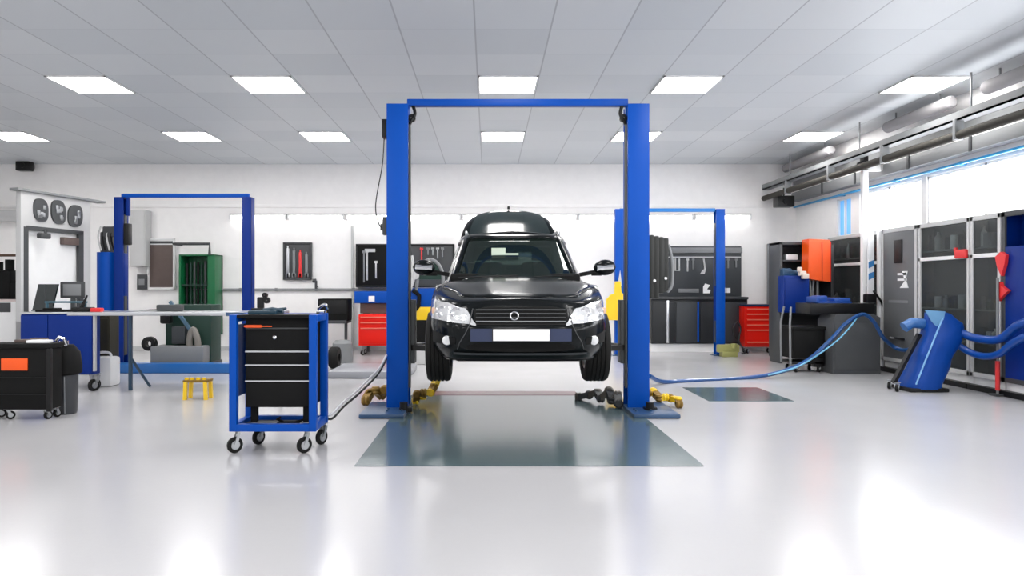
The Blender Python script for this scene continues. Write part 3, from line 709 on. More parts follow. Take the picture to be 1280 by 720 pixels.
tag(o, 'small black loudspeaker mounted high on the back wall at left', 'loudspeaker', None, (PX(27.5, 17), 17, PZ(213, 17)))
# black cart with orange label
D = 8.15
t = thing('tool_cart', 'black tool cart with an orange label at the left edge', 'cart', (PX(28, D), D, 0))
wl = PX(62, D)-PX(28, D)
MB().box(-.64, wl, 0, .24, .12, .86, .02).box(-.66, wl+.02, -.02, .26, .84, .9, .015).build('body', matt, t)
MB().box(PX(2, D)-PX(28, D), PX(35, D)-PX(28, D), -.012, 0.002, PZ(463, D), PZ(448, D), .004).build('orange_label', orange, t)
for zz in (.3, .5): MB().box(-.62, wl-.02, -.012, .002, zz-.004, zz+.004).build('drawer_gap', black, t)
MB().box(wl-.03, wl+.02, -.02, .03, .1, .84, .01).build('corner_post', black, t)
for xx, yy in ((-.2, .05), (wl-.07, .05), (-.4, .19), (wl-.05, .19)): caster(t, xx, yy, .05, .03, .125, .9+xx)
o = MB().box(-.14, .12, 0, .1, 0, .035, .005).box(.02, .2, .03, .12, .01, .05, .012).build('parts_box', brown)
tag(o, 'low brown parts box lying on the black cart', 'box', None, (PX(24, D), D+.12, .9))
o = MB().box(-.12, .12, 0, .14, 0, .035, .012).build('wipes_pack', white)
tag(o, 'white soft pack lying on the black cart beside the brown box', 'pack', None, (PX(47, D+.05), D+.02, .9))
D2 = 8.5
t = thing('waste_bin', 'dark grey lidded bin with chrome latch beside the black cart', 'bin', (PX(77, D2), D2, 0))
MB().lathe([(.001, 0), (.11, 0), (.12, .03), (.13, .48), (.001, .48)], (0, .1, 0), 'z', 24).build('bin_body', mat('grey_bin', (56, 58, 62), .4), t)
MB().lathe([(.13, .48), (.17, .5), (.17, .6), (.15, .76), (.08, .85), (.001, .86)], (0, .1, 0), 'z', 24).build('bin_lid', matt, t)
MB().box(-.04, .02, -.04, .0, .3, .46).tube([(-.05, -.03, .9), (-.02, -.02, .95), (.05, -.03, .93), (.06, 0, .86)], .02, 8).cyl((-.0, .05, .84), .05, .06).build('latch', chrome, t)
for k in (-.09, -.03, .05): MB().tube([(k, -.03+abs(k)*.2, .02), (k, -.04+abs(k)*.2, .47)], .008, 6).build('rib', steel if k < 0 else mgrey, t)
# yellow step stand
D = 9.62
t = thing('step_stand', 'small yellow steel stand on the floor left of the trolley', 'stand', (PX(243.5, D), D, 0))
MB().box(-.17, .17, 0, .22, .24, .275, .01).build('top', ochre, t)
for xx in (-.145, .145):
    for yy in (.02, .2): MB().bar((xx, yy, 0), (xx*.93, yy, .25), .045).build('leg', yellow, t)
for xx in (-.13, -.06, .03, .11): MB().cyl((xx, .04, .27), .028, .035, 'z', 10).build('stud', yellow, t)
# machine under the long bench: tyre changer
D = 12.95
t = thing('tyre_changer', 'dark green tyre changer with grey roller behind the long workbench', 'tyre changer', (PX(228, D), D, 0)); t.scale = (1.1, 1, 1.1)
MB().box(-.42, .38, .3, .8, .12, 1.12, .03).build('body', dgreen, t)
MB().box(-.55, .35, .0, .5, .12, .42, .03).build('base', mgrey, t)
MB().box(-.25, -.02, .15, .3, .45, .75, .02).build('pedal_box', slate, t)
MB().bar((-.25, .1, 1.18), (.15, .1, .62), .06, .05).build('tilt_arm', mat('slate_blue', (70, 98, 118), .4), t)
MB().tube(curve_pts([(.1, .1, .2), (.08, .1, .5), (.14, .1, .7), (.22, .1, .5), (.22, .1, .2)], 6), .055, 10).build('guard_arch', mat('taupe_metal', (120, 116, 110), .4), t)
MB().lathe([(.12, -.05), (.12, .05), (.05, .06), (.05, -.06), (.12, -.05)], (-.6, .1, .46), 'y', 20).bar((-.6, .15, .4), (-.5, .15, .1), .05).build('roller', black, t)
MB().tube([(-.95, .1, .98), (-.6, .1, 1.02), (-.3, .1, 1.03)], .025, 8).box(-.4, -.22, .02, .18, .8, 1.02, .04).build('swivel_arm', black, t)
MB().box(-.62, .4, .0, .8, 0, .13, .02).build('plinth', dgrey, t)
# items on the back wall (left part)
YW = YB-.025
def wallbox(name, px0, px1, py0, py1, th, m, lb, cat, frame=None, dd=None):
    d = dd or (YW-th); x0, x1, z0, z1 = PX(px0, d), PX(px1, d), PZ(py1, d), PZ(py0, d)
    t = thing(name, lb, cat, ((x0+x1)/2, YW, z0)); w_ = (x1-x0)/2; h_ = z1-z0
    MB().box(-w_, w_, -th, 0, 0, h_, .01).build('panel', m, t)
    if frame:
        f = MB()
        for a in ((-w_, w_, 0, .04), (-w_, w_, h_-.04, h_), (-w_, -w_+.04, 0, h_), (w_-.04, w_, 0, h_)): f.box(a[0], a[1], -th-.03, -th+.004, a[2], a[3], .004)
        f.build('frame', frame, t)
    return t, w_, h_, -th
t, w_, h_, yy = wallbox('wall_cabinet', 162, 182, 262, 333, .3, lgrey, 'tall pale metal wall cabinet beside the left blue lift post', 'cabinet')
MB().box(-w_+.02, w_-.02, yy-.02, yy, .02, h_-.02, .008).build('door', lgrey, t)
t, w_, h_, yy = wallbox('notice_board', 184, 219, 298, 362, .06, white, 'brown notice board in a white frame on the back wall', 'board', white)
MB().box(-w_+.06, w_-.06, yy-.012, yy+.002, .06, h_-.16, .004).build('brown_sheet', brown, t)
MB().box(-w_+.06, w_-.06, yy-.012, yy+.002, h_-.13, h_-.07, .004).build('header_strip', dgrey, t)
t, w_, h_, yy = wallbox('control_box', 171, 183, 343, 362, .15, dgrey, 'small dark grey control box on the back wall below the pale cabinet', 'control box')
MB().box(-w_*.6, w_*.6, yy-.01, yy, h_*.3, h_*.7, .004).build('control_panel', mgrey, t)
t = thing('tool_locker', 'tall green locker full of dark rods on the back wall', 'locker', (PX(246.5, 16.9), YW, 0))
lw = .44; z1 = PZ(318, 16.9)
MB().box(-lw, lw, -.06, 0, .4, z1).box(-lw, -lw+.05, -.5, 0, .4, z1, .01).box(lw-.18, lw, -.5, 0, .4, z1, .01).box(-lw, lw, -.5, 0, z1-.04, z1, .01).box(-lw, lw, -.5, 0, .4, .44).build('body', green, t)
for i in range(7):
    xx = -lw+.12+i*.09; MB().tube([(xx, -.3, .44), (xx, -.3, z1-.15-.1*random.random())], .03, 8).build('rod', (black, dgreen, dgrey)[i % 3], t)
for k, zz in enumerate((.9, 1.6)): MB().box(-lw+.04, lw-.1, -.46, -.36, zz, zz+.04).build('crossbar', dgreen, t)
o = MB().tube([(PX(218, 17), 16.95, PZ(305, 17)), (PX(263, 17), 16.95, PZ(305, 17)), (PX(263, 17), 16.95, PZ(318, 17))], .035, 8).tube([(PX(218, 17), 16.95, PZ(305, 17)), (PX(218, 17), 17.4, PZ(305, 17))], .03, 8).build('pipe', dgrey)
tag(o, 'dark bent pipe above the green locker on the back wall', 'pipe')
t, w_, h_, yy = wallbox('pegboard', 354, 390, 303, 350, .05, dgrey, 'dark framed tool panel with four long tools on the white back wall', 'tool panel', dgrey)
tpx = t.location.x
for i, (mt, n) in enumerate(((alu, 'silver long bar hanging leftmost on the framed tool panel'), (mgrey, 'grey long bar second on the framed tool panel'), (redpl, 'red handled long bar hanging on the framed tool panel'), (mgrey, 'grey pry bar rightmost on the framed tool panel'))):
    h2 = .72-.05*i
    o = MB().box(-.035, .035, -.03, .0, 0, h2, .01).cyl((0, -.015, h2), .02, .06, 'z', 8).box(-.05, .05, -.03, 0, .0, .1, .01).build('pry_bar', mt)
    tag(o, n, 'pry bar', 'bars on the framed tool panel', (tpx-.24+i*.155, YW+yy-.001, t.location.z+.07))
# wall rail
o = MB().tube([(PX(225, 17.3), 17.34, PZ(362, 17.3)), (PX(511, 17.3), 17.34, PZ(362, 17.3))], .03, 8)
for px in (300, 345, 395, 441, 500): o.box(PX(px, 17.3)-.03, PX(px, 17.3)+.03, 17.3, 17.4, PZ(362, 17.3)-.04, PZ(362, 17.3)+.04)
tag(o.build('wall_rail', mgrey), 'thin grey pipe rail running along the left back wall', 'rail')
o = MB().cyl((0, 0, 0), .03, .2).tube([(0, 0, .2), (-.08, 0, .2)], .05, 8).box(-.02, .02, 0, .15, .03, .07).build('tap', dgrey)
tag(o, 'small dark tap on the rail below the framed tool panel', 'tap', None, (PX(395, 17.2), 17.2, PZ(361, 17.2)))
o = MB().box(PX(440, 17.3)-.03, PX(440, 17.3)+.03, 17.33, 17.4, .1, 3.1).build('conduit', lgrey)
tag(o, 'pale vertical conduit on the back wall beside the tool cabinet', 'conduit')
t = thing('equipment_stand', 'black boxy unit on a stand by the back wall right of the trolley', 'unit', (PX(416, 16.2), 16.2, 0))
MB().box(-.35, .35, 0, .5, .78, 1.3, .02).build('box_body', matt, t); MB().box(-.32, .32, -.01, .0, .95, 1.26, .01).build('front_panel', black, t)
MB().box(-.3, .32, .0, .6, .72, .8, .01).build('shelf', dgrey, t)
for xx in (-.3, .28): MB().box(xx-.03, xx+.03, .1, .16, 0, .73).build('leg', dgrey, t)
o = MB().lathe([(.001, 0), (.2, 0), (.22, .05), (.2, .4), (.14, .46), (.001, .46)], (0, 0, 0), 'z', 24).build('drum', mgrey)
tag(o, 'grey rounded drum on the floor right of the blue trolley', 'drum', None, (PX(428, 14.5), 14.5, 0))
o = MB().lathe([(.08, -.09), (.19, -.09), (.21, -.05), (.21, .05), (.19, .09), (.08, .09), (.08, -.09)], (0, 0, .21), 'x', 24).build('tyre', rubber)
tag(o, 'small black tyre standing on the floor behind the trolley right side', 'tyre', None, (PX(411, 12.9), 13.4, 0))
# back-wall tool cabinet behind tall left post
t, w_, h_, yy = wallbox('tool_cabinet', 445, 568, 305, 359, .2, dgrey, 'wide dark open tool cabinet on the back wall behind the tall left post', 'tool cabinet', black)
tz, tx = t.location.z, t.location.x
MB().box(-w_+.04, -w_+.9, yy-.02, yy+.0, .04, h_-.04, .005).build('sliding_door', matt, t)
MB().box(-w_+.22, -w_+.48, yy-.03, yy-.018, h_-.2, h_-.12, .01).build('pale_handle', lgrey, t)
g = 'tools in the wide dark cabinet'
for i, (px, mt, h2, lb) in enumerate(((455, mgrey, .75, 'thin grey rod at the left end of the wide dark cabinet'), (459, lgrey, .72, 'thin pale rod in the wide dark cabinet'), (470, lgrey, .4, 'short pale rod in the wide dark cabinet near the tall post'),
        (527, redpl, .3, 'red handled tool in the wide dark cabinet right of the tall post'), (535, mgrey, .15, 'short wrench hanging beside the red handled tool'), (541, steel, .16, 'steel wrench second after the red handled tool'), (547, steel, .24, 'long steel wrench above the grey hood'), (553, mgrey, .2, 'grey wrench hanging near the car windscreen pillar'))):
    o = MB().box(-.018, .018, -.025, 0, .0, h2, .006).box(-.04, .04, -.03, 0, h2-.03, h2+.03, .01).build('hanging_tool', mt)
    tag(o, lb, 'tool', g, (PX(px, 17.15), YW+yy-.0195, (tz+h_-.12-h2) if px > 500 else tz+.12+(0.05*i)))
# blue/yellow wheel balancer in front of it
D = 14
t = thing('wheel_balancer', 'blue and yellow wheel balancer with curved grey hood between tall post and car', 'wheel balancer', (PX(527, D), D, 0))
MB().box(-.38, .34, .05, .7, 1.16, 1.55, .03).build('head', blue, t)
MB().box(-.35, .36, .0, .6, .90, 1.17, .03).build('yellow_panel', yellow, t)
MB().box(-.35, .36, .02, .6, .45, .91, .03).build('base', matt, t)
MB().box(-.33, .34, .05, .55, 0, .46, .02).build('pedestal', lgrey, t)
arc = [(.17+.26*math.cos(a), .05, 1.72+.40*math.sin(a)) for a in [PI*i/16 for i in range(17)]]
o = MB().tube([(.43, .05, 1.55)]+arc+[(-.11, .05, 1.5)], .035, 8).build('hood_frame', mgrey, t)
MB().prism([(p[0], p[2]) for p in arc], .06, .3).build('hood', dgreen, t)
MB().tube([(-.13, .02, 1.1), (-.06, .0, 1.2), (-.05, .0, 1.4), (-.17, .02, 1.5)], .045, 8).build('hose', matt, t)
MB().tube([(-.25, 0, 1.5), (-.15, 0, 1.8), (-.22, 0, 2.2)], .05, 8).cyl((-.13, -.03, 1.8), .08, .06, 'y').build('gauge_arm', lgrey, t)
# blue bench with red drawers behind the post
D = 16.3
t = thing('workbench', 'blue workbench with brown front at the back wall beside the tall left post', 'workbench', (PX(480, D), D, 0))
MB().box(-.7, 1.0, 0, .9, PZ(379, D), PZ(364, D), .02).build('worktop', blue, t)
MB().box(-.6, -.45, .6, .75, 0, 1.2).box(.8, .95, .6, .75, 0, 1.2).build('leg', dgrey, t)
MB().box(-.58, .8, .1, .7, .95, 1.2, .01).build('apron', brown, t)
MB().box(-.36, -.22, -.01, .0, PZ(377, D), PZ(370, D), .01).build('white_label', plate, t)
def red_chest(label, px0, px1, zt_, D, nd, z0=.16, deep=.55, blue_top=False, side=False):
    t = thing('tool_chest', label, 'tool chest', (PX((px0+px1)/2, D), D, 0)); w_ = (PX(px1, D)-PX(px0, D))/2
    MB().box(-w_, w_, 0, deep, z0, zt_, .015).build('body', red, t)
    hs = [.14]*(nd-2)+[.32, .1] if nd > 3 else [.1, .1, .3]
    sc_ = (zt_-z0-.08)/sum(hs); z = zt_-.04
    for h_ in hs:
        h_ *= sc_; dr = MB().box(-w_+.03, w_-.03, -.02, 0, z-h_+.008, z, .005).build('drawer', red, t)
        MB().box(-w_+.05, w_-.05, -.045, -.015, z-.035, z-.012, .006).build('drawer_handle', mat('pale_red', (232, 120, 100), .35) if 'pale_red' not in MATS else MATS['pale_red'], dr); z -= h_
    if blue_top: MB().box(-w_-.01, w_+.01, -.02, deep, zt_, zt_+.05, .01).build('top_mat', navy, t)
    for xx in (-w_+.1, w_-.1):
        for yy in (.08, deep-.08): caster(t, xx, yy, .055, .035, z0+.002, 4)
    return t
red_chest('red tool chest under the blue workbench behind the tall left post', 448, 500, PZ(393, 16), 16.0, 3, .22, .5)
red_chest('red rolling tool chest standing right of the slate tool wall', 931, 972, PZ(383, 16.4), 16.4, 6, .16, .38, True)
# slate tool wall (right)
t = thing('tool_wall', 'slate grey tool wall with workbench cabinets behind the smaller right lift', 'tool wall', (PX(880, 17), YW, 0))
x0, x1 = PX(812, 17)-t.location.x, PX(931, 17)-t.location.x
zt_ = PZ(307, 17)
MB().box(x0, x1, -.15, 0, 1.2, zt_, .01).build('back_panel', slate, t)
MB().box(x0, x1, -.22, -.14, PZ(316, 17), PZ(309, 17), .01).build('top_shelf', mgrey, t)
MB().box(x0, x1, -.2, -.14, PZ(321, 17)-.015, PZ(321, 17)+.015, .005).build('tool_rail', lgrey, t)
MB().box(x0, x1, -.62, -.1, PZ(373, 17)-.02, PZ(373, 17)+.04, .01).build('worktop', dgrey, t)
MB().box(x0, x1, -.55, 0, .2, PZ(373, 17), .01).build('cabinet', mat('charcoal_cabinet', (30, 33, 36), .45), t)
n = 4; dw = (x1-x0)/n
for i in range(n): MB().box(x0+i*dw+.02, x0+(i+1)*dw-.02, -.575, -.55, .23, 1.2, .008).build('door', slate if i % 2 else MATS['charcoal_cabinet'], t)
MB().box(x0+dw*1.9, x0+dw*1.97, -.59, -.57, .25, 1.22, .005).build('blue_strip', blue, t)
MB().box(PX(833, 16.8)-t.location.x, PX(836, 16.8)-t.location.x, -.6, -.57, .22, 1.25, .004).build('pale_strip', alu, t)
MB().box(x0, x1, -.5, 0, 0, .2).build('kick_plate', white, t)
MB().box(PX(851, 17)-t.location.x, PX(877, 17)-t.location.x, -.17, -.148, PZ(366, 17), PZ(361, 17), .02).build('pale_slot', mgrey, t)
m = MB()                                           # pale logo shapes
lx = PX(886, 17)-t.location.x; m.prism([(lx-.07, 1.42), (lx+.09, 1.42), (lx+.11, 1.5), (lx+.02, 1.52), (lx+.1, 1.62), (lx-.02, 1.66), (lx-.07, 1.58)], -.17, -.148)
lx = PX(912, 17)-t.location.x; m.box(lx-.08, lx-.03, -.17, -.148, 1.43, 1.55).box(lx, lx+.09, -.17, -.148, 1.43, 1.55)
m.build('pale_logo', plate, t)
MB().box(x0+.02, x0+.5, -.16, -.14, 1.3, 1.36).build('lower_seam', dgrey, t)
def wrench(h, w_, kind):
    m = MB()
    if kind == 'u': m.tube([(-w_, -.02, 0+h), (-w_, -.02, 0), (w_, -.02, 0), (w_, -.02, h)], .02, 8)
    elif kind == 'bar': m.box(-.018, .018, -.03, 0, 0, h, .006).box(-.035, .035, -.035, 0, h-.05, h, .01)
    else: m.tube([(-.0, -.02, h), (.03, -.02, h*.5), (.03, -.02, .1)], .022, 8).prism([(-.08, 0), (.02, 0), (.06, .14), (-.02, .1)], -.04, 0)
    return m
for i, (px, kind, h_, lb) in enumerate(((848, 'u', .3, 'pale U-shaped tool hanging at the left of the slate tool wall'), (861, 'bar', .32, 'pale long wrench hanging on the slate tool wall'), (868, 'bar', .27, 'grey shorter wrench beside the pale long wrench'), (881, 'hook', .38, 'pale hooked tool left of the small right lift post'), (912, 'bar', .24, 'grey wrench right of the small right lift post'), (922, 'bar', .22, 'thin wrench at the right end of the slate tool wall'))):
    o = wrench(h_, .05, kind).build('hanging_tool', mgrey if px in (868, 912, 922) else lgrey)
    tag(o, lb, 'tool', 'tools on the slate tool wall', (PX(px, 17.1), YW-.151, PZ(323, 17.1)-h_))
o = MB().box(0, .3, -.12, 0, 0, 1.5, .01).build('wall_panel', mgrey)
tag(o, 'narrow mid grey wall panel right of the slate tool wall', 'panel', None, (PX(962, 17.2), YW, PZ(380, 17.2)))
o = MB().tube(curve_pts([(0, 0, .2), (-.15, 0, .55), (-.05, 0, .75), (.03, 0, .6), (-.02, -.05, .3), (.1, -.1, .05), (.02, -.1, .012)], 8), .02, 8).build('hose', cable)
tag(o, 'coiled black hose beside the red rolling tool chest', 'hose', None, (PX(925, 16.3), 16.35, 0))
o = MB().box(-.25, .25, 0, .12, .1, .28, .03).box(-.15, .2, -.03, .2, 0, .12, .02).cyl((.12, .03, .2), .07, .1).build('jack', mat('olive_metal', (150, 150, 90), .5))
tag(o, 'small olive floor jack at the foot of the right lift post', 'jack', None, (PX(911, 15.6), 15.6, 0))
# ------------------------------------------------------------ right corner
o = MB().box(-.2, .2, 0, .3, 0, .26, .02).tube([(0, .15, .25), (0, .15, .46)], .02, 8).cyl((0, .0, .13), .08, -.04, 'y').build('camera_housing', black)
tag(o, 'black boxy camera hanging under the pipes in the right corner', 'camera', None, (PX(983, 16.5), 16.5, PZ(258, 16.5)))
t = thing('pipe_run', 'dark grey pipe running along under the right ceiling edge', 'pipe', (6.9, 0, 3.79))
MB().tube([(0, 3, 0), (0, 17.39, 0)], .065, 14).build('pipe', mat('dirty_grey_pipe', (70, 68, 64), .8, 0, spec=.15, var=.15), t)
for y in (5, 7, 8.6, 10.2, 12.1, 14, 16): MB().box(-.07, .07, y-.03, y+.03, -.07, .24, .01).build('pipe_clamp', mgrey, t)
t = thing('cable_tray', 'pale metal rail running above the dark pipe at the right', 'rail', (6.95, 0, 4.0))
MB().box(-.09, .09, 3, 17.39, 0, .03).box(-.09, -.075, 3, 17.39, 0, .13).box(.075, .09, 3, 17.39, 0, .13).build('tray', mgrey, t)
for y in (4, 7, 10, 13, 16): MB().box(-.01, .01, y-.01, y+.01, .02, .65).build('hanger', mgrey, t)
for a, b, lb in ((10.8, 12.6, 'grey ceiling tube heater, middle of three at right'), (6.5, 10.1, 'long grey ceiling tube heater cut by the right photo edge'), (14.6, 16.9, 'grey ceiling tube heater nearest the right back corner')):
    t = thing('tube_heater', lb, 'tube heater', (7.22, a, 4.45), 0, 'grey ceiling tubes at right')
    MB().tube([(0, 0, 0), (0, .04, 0), (0, b-a-.04, 0), (0, b-a, 0)], [.07, .1, .1, .07], 16).build('tube_body', MATS.get('heater_grey') or mat('heater_grey', (150, 148, 150), .8, spec=.15), t)
    for q in (.3, b-a-.3): MB().box(-.01, .01, q-.01, q+.01, .05, .2).build('hanger', mgrey, t)
o = MB().tube([(7.62, 3, 3.56), (7.62, 17.3, 3.56)], .025, 8)
for y in (5, 7.5, 9.6, 11.2, 13, 15): o.box(7.6, 7.7, y-.02, y+.02, 3.53, 3.59)
tag(o.build('air_pipe', mat('sky_blue_pipe', (40, 150, 210), .35)), 'thin blue air pipe along the top of the right windows', 'pipe')
t = thing('wall_duct', 'grey boxed duct high on the right wall above the blue pipe', 'duct', (7.58, 0, 3.68))
MB().box(-.08, .119, 3, 17.2, 0, .22, .02).build('duct', mgrey, t)
for y in (8.3, 9.3, 10.8, 12.4, 14.2, 15.6): MB().box(-.1, -.08, y-.03, y+.03, -.01, .23, .004).build('duct_joint', dgrey, t)
# black rack with blue and orange boxes
t = thing('tool_rack', 'dark open tool rack in the right corner behind the blue and orange boxes', 'rack', (6.5, 14.3, 0))
MB().box(-.5, .62, .5, .55, .1, 2.5).box(-.5, -.44, 0, .5, 0, 2.5, .008).box(.56, .62, 0, .5, 0, 2.5, .008).box(-.5, .62, 0, .5, 2.44, 2.5, .008).build('frame', dgrey, t)
for z in (.4, 1.0, 1.7, 2.1): MB().box(-.45, .57, .02, .5, z, z+.03).build('shelf', slate, t)
o = MB().box(-.12, .12, .0, .2, 0, .12, .02).build('white_carton', plate); tag(o, 'small white carton on the upper shelf of the dark rack', 'carton', None, (6.3, 14.4, 2.13))
t = thing('wall_box', 'deep blue wall box left of the orange box in the right corner', 'box', (PX(996, 13.98), 13.98, PZ(391, 13.98)))
MB().box(-.26, .24, 0, .31, 0, .75, .03).build('body', deepblue, t); MB().box(-.24, .24, -.02, 0, .04, .70, .01).build('door', deepblue, t)
MB().box(-.1, .1, .1, .4, .74, .86, .03).box(-.22, -.05, .1, .3, .74, .9, .03).build('lid_fitting', mat('teal_blue', (22, 64, 96), .4), t)
t = thing('wall_box', 'bright orange box mounted in the right corner', 'box', (PX(1022, 13.98)+.03, 13.98, PZ(352, 13.98)))
MB().prism([(-.22, .06), (.16, 0), (.22, .0), (.22, .84), (-.2, .86)], 0, .31).build('body', orange, t)
MB().box(.05, .07, -.01, .0, .02, .8).build('front_seam', mat('dark_orange', (190, 60, 20), .4), t)
MB().box(.22, .24, 0, .3, .0, .8).build('side_panel', red, t)
o = MB().tube(curve_pts([(0, 0, 0), (.02, 0, -.3), (.0, 0, -.6)], 4), .022, 8).tube(curve_pts([(.08, 0, 0), (.06, 0, -.35), (.1, 0, -.62)], 4), .022, 8).tube([(.16, 0, 0), (.16, 0, -.5)], .022, 8).build('hanging_hoses', mgrey)
tag(o, 'grey hoses hanging below the orange box', 'hose', None, (PX(1012, 14.1), 14.1, PZ(350, 14.1)))
o = MB().box(-.08, .06, 0, .12, 0, .1, .03).box(-.02, .1, -.02, .1, -.06, .05, .02).box(-.1, -.03, .0, .1, .08, .18, .02).build('air_gun', mat('cream_plastic', (226, 208, 196), .4))
tag(o, 'small cream air gun hanging beside the orange box', 'air gun', None, (PX(1003, 13.93), 13.86, PZ(345, 13.9)))
# grey cabinet bench on the right
D = 12.5
t = thing('cabinet_bench', 'dark grey cabinet bench standing before the right wall with a blue tray', 'cabinet', (PX(1071, D), D, 0))
cw = (PX(1101, D)-PX(1042, D))/2
MB().prism([(-cw, .0), (cw, .0), (cw, 1.02), (cw-.12, 1.08), (-cw+.05, 1.08), (-cw-.02, .95)], 0, .55).build('body', mat('graphite_metal', (74, 76, 78), .5), t)
MB().box(-cw-.35, cw-.02, .15, .75, 1.08, 1.27, .015).build('upper_box', black, t)
MB().box(-cw+.03, cw-.03, -.015, 0, .08, .92, .01).build('front_panel', MATS['graphite_metal'], t)
o = MB().box(-.33, .32, 0, .4, 0, .03, .01).box(-.33, -.28, 0, .4, 0, .12, .01).box(-.3, -.1, .05, .3, .02, .14, .03).box(.0, .3, 0, .35, .02, .1, .03).build('tray', mat('tray_blue', (24, 70, 150), .4))
tag(o, 'blue tray lying on top of the dark cabinet bench', 'tray', None, (PX(1050, D), D+.2, 1.27))
D = 12.75
t = thing('rolling_cart', 'black rolling cart left of the dark cabinet bench', 'cart', (PX(1016, D)-.08, D, 0))
MB().box(-.28, .3, 0, .5, .25, .80, .02).box(-.3, .32, -.02, .52, .78, .84, .01).build('body', matt, t)
MB().tube([(-.33, 0, .15), (-.34, 0, .9), (-.3, .05, 1.2)], .02, 8).tube([(-.33, .4, .15), (-.34, .4, .9), (-.3, .35, 1.2)], .02, 8).build('handle', mgrey, t)
MB().box(-.3, .3, .0, .5, .15, .2, .01).box(.1, .3, 0, .1, .1, .3, .02).build('lower_frame', black, t)
for xx in (-.2, .22):
    for yy in (.05, .42): caster(t, xx, yy, .06, .04, .155, 4)
# white pole
D = 13.25
t = thing('hose_stand', 'tall white pole with an overhead arm behind the dark cabinet bench', 'pole', (PX(1080.5, D), D, 0))
MB().box(-.055, .055, -.05, .05, 0, PZ(205, D)-.02, .012).build('pole', white, t)
MB().box(-.05, .5, -.05, .05, PZ(212, D)-.03, PZ(206, D)+.02, .01).build('top_arm', white, t)
MB().box(-.1, .32, -.1, .1, PZ(206, D)+.0, PZ(206, D)+.06, .01).box(-.05, .04, -.08, .08, PZ(206, D)+.05, PZ(206, D)+.16, .02).box(.15, .3, -.06, .06, PZ(206, D)+.05, PZ(206, D)+.1, .02).build('trolley_head', black, t)
o = MB().box(-.05, .05, 0, .08, .0, 2.65, .01).build('post', white)
tag(o, 'short white post between the white pole and the first dark door', 'post', None, (PX(1100, 13.15), 13.1, 0))
t = thing('label_strip', 'blue and white label strip hanging beside the tall white pole', 'strip', (PX(1089, 13.1), 13.1, 1.3))
MB().box(-.06, .06, 0, .03, 0, 1.3, .01).build('strip', plate, t)
for z in (.4, .62): MB().prism([(-.05, z), (.05, z+.05), (.05, z+.16), (-.05, z+.12)], -.01, .002).build('blue_mark', mat('mark_blue', (60, 130, 190), .4) if 'mark_blue' not in MATS else MATS['mark_blue'], t)
MB().box(-.12, .06, -.08, .08, -.03, .14, .03).tube([(.04, 0, .2), (.16, -.05, .0), (.2, -.05, -.12)], .02, 8).build('holder', black, t)
# ------------------------------------------------------------ cabinets along the right wall (face at x=7.4)
XF = 7.42; CT = 2.64
def yof(px): return F*XF/(px-CX)
def rcab(label, px_far, px_near, kind):
    ya_, yb_ = yof(px_near), yof(px_far)            # near y .. far y
    t = thing('wall_cabinet', label, 'cabinet', (XF, (ya_+yb_)/2, 0), 0, 'tall cabinets along the right wall'); h = (yb_-ya_)/2
    MB().box(0.24, .279, -h, h, .2, CT).box(.0, .24, -h, -h+.03, .2, CT).box(.0, .24, h-.03, h, .2, CT).box(0, .24, -h, h, CT-.05, CT).box(0, .24, -h, h, .2, .25).build('carcass', slate if kind != 'blue' else deepblue, t)
    MB().box(.05, .27, -h, h, 0, .2).build('plinth', plate, t)
    MB().box(-.06, .04, -h, h, .0, .08).build('floor_rail', black, t)
    f = MB().box(-.02, .01, -h, -h+.06, .2, CT, .005).box(-.02, .01, h-.06, h, .2, CT, .005).box(-.02, .01, -h, h, CT-.07, CT, .005).box(-.02, .01, -h, h, .2, .27, .005)
    if kind == 'door':
        MB().box(-.012, .02, -h+.05, h-.05, .25, CT-.06, .006).build('door', mat('grey_door', (98, 100, 102), .4) if 'grey_door' not in MATS else MATS['grey_door'], t)
        MB().box(-.03, -.01, -.12, .12, 2.0, 2.42, .01).build('dark_plate', black, t)
        m = MB()
        for z in (1.78, 1.68): m.box(-.022, -.011, -.25, .02, z, z+.04)
        m.prism([(-.3, 1.55), (-.05, 1.55), (-.2, 1.68), (-.12, 1.85), (-.28, 1.85), (-.22, 1.72)], -.022, -.011, 'yz')
        m.build('pale_logo', plate, t)
        MB().box(-.02, -.011, -.3, .3, 1.28, 1.33).build('text_strip', mgrey, t)
        MB().box(-.045, -.011, -.24, .24, .62, .66, .01).build('door_handle', chrome, t)
        f.build('frame', lgrey, t); return t
    if kind == 'glass':
        MB().box(-.02, .02, -h, h, PZ(325, yof(1180)), PZ(325, yof(1180))+.06, .006).build('middle_rail', white, t)
        for z in (.7, 1.2, 2.15): MB().box(.02, .24, -h+.03, h-.03, z, z+.025).build('shelf', mgrey, t)
        MB().box(0, .006, -h+.05, h-.05, .26, CT-.06).build('glass_pane', cabglass, t)
    if kind == 'blue':
        MB().box(-.015, .02, -h+.05, h-.05, .25, CT-.5, .006).build('door', deepblue, t)
    f.build('frame', lgrey if kind == 'glass' else dgrey, t)
    return t
rcab('tall grey closed cabinet door with pale logo behind the dark cabinet bench', 1103, 1147, 'door')
rcab('glass cabinet right after the grey door with pale logo', 1149, 1213, 'glass')
rcab('glass cabinet between the two red hand tools', 1214, 1252, 'glass')
rcab('blue cabinet cut off by the right photo edge', 1254, 1300, 'blue')
rcab('shallow glass cabinet behind the orange box and white pole', 1036, 1100, 'glass')
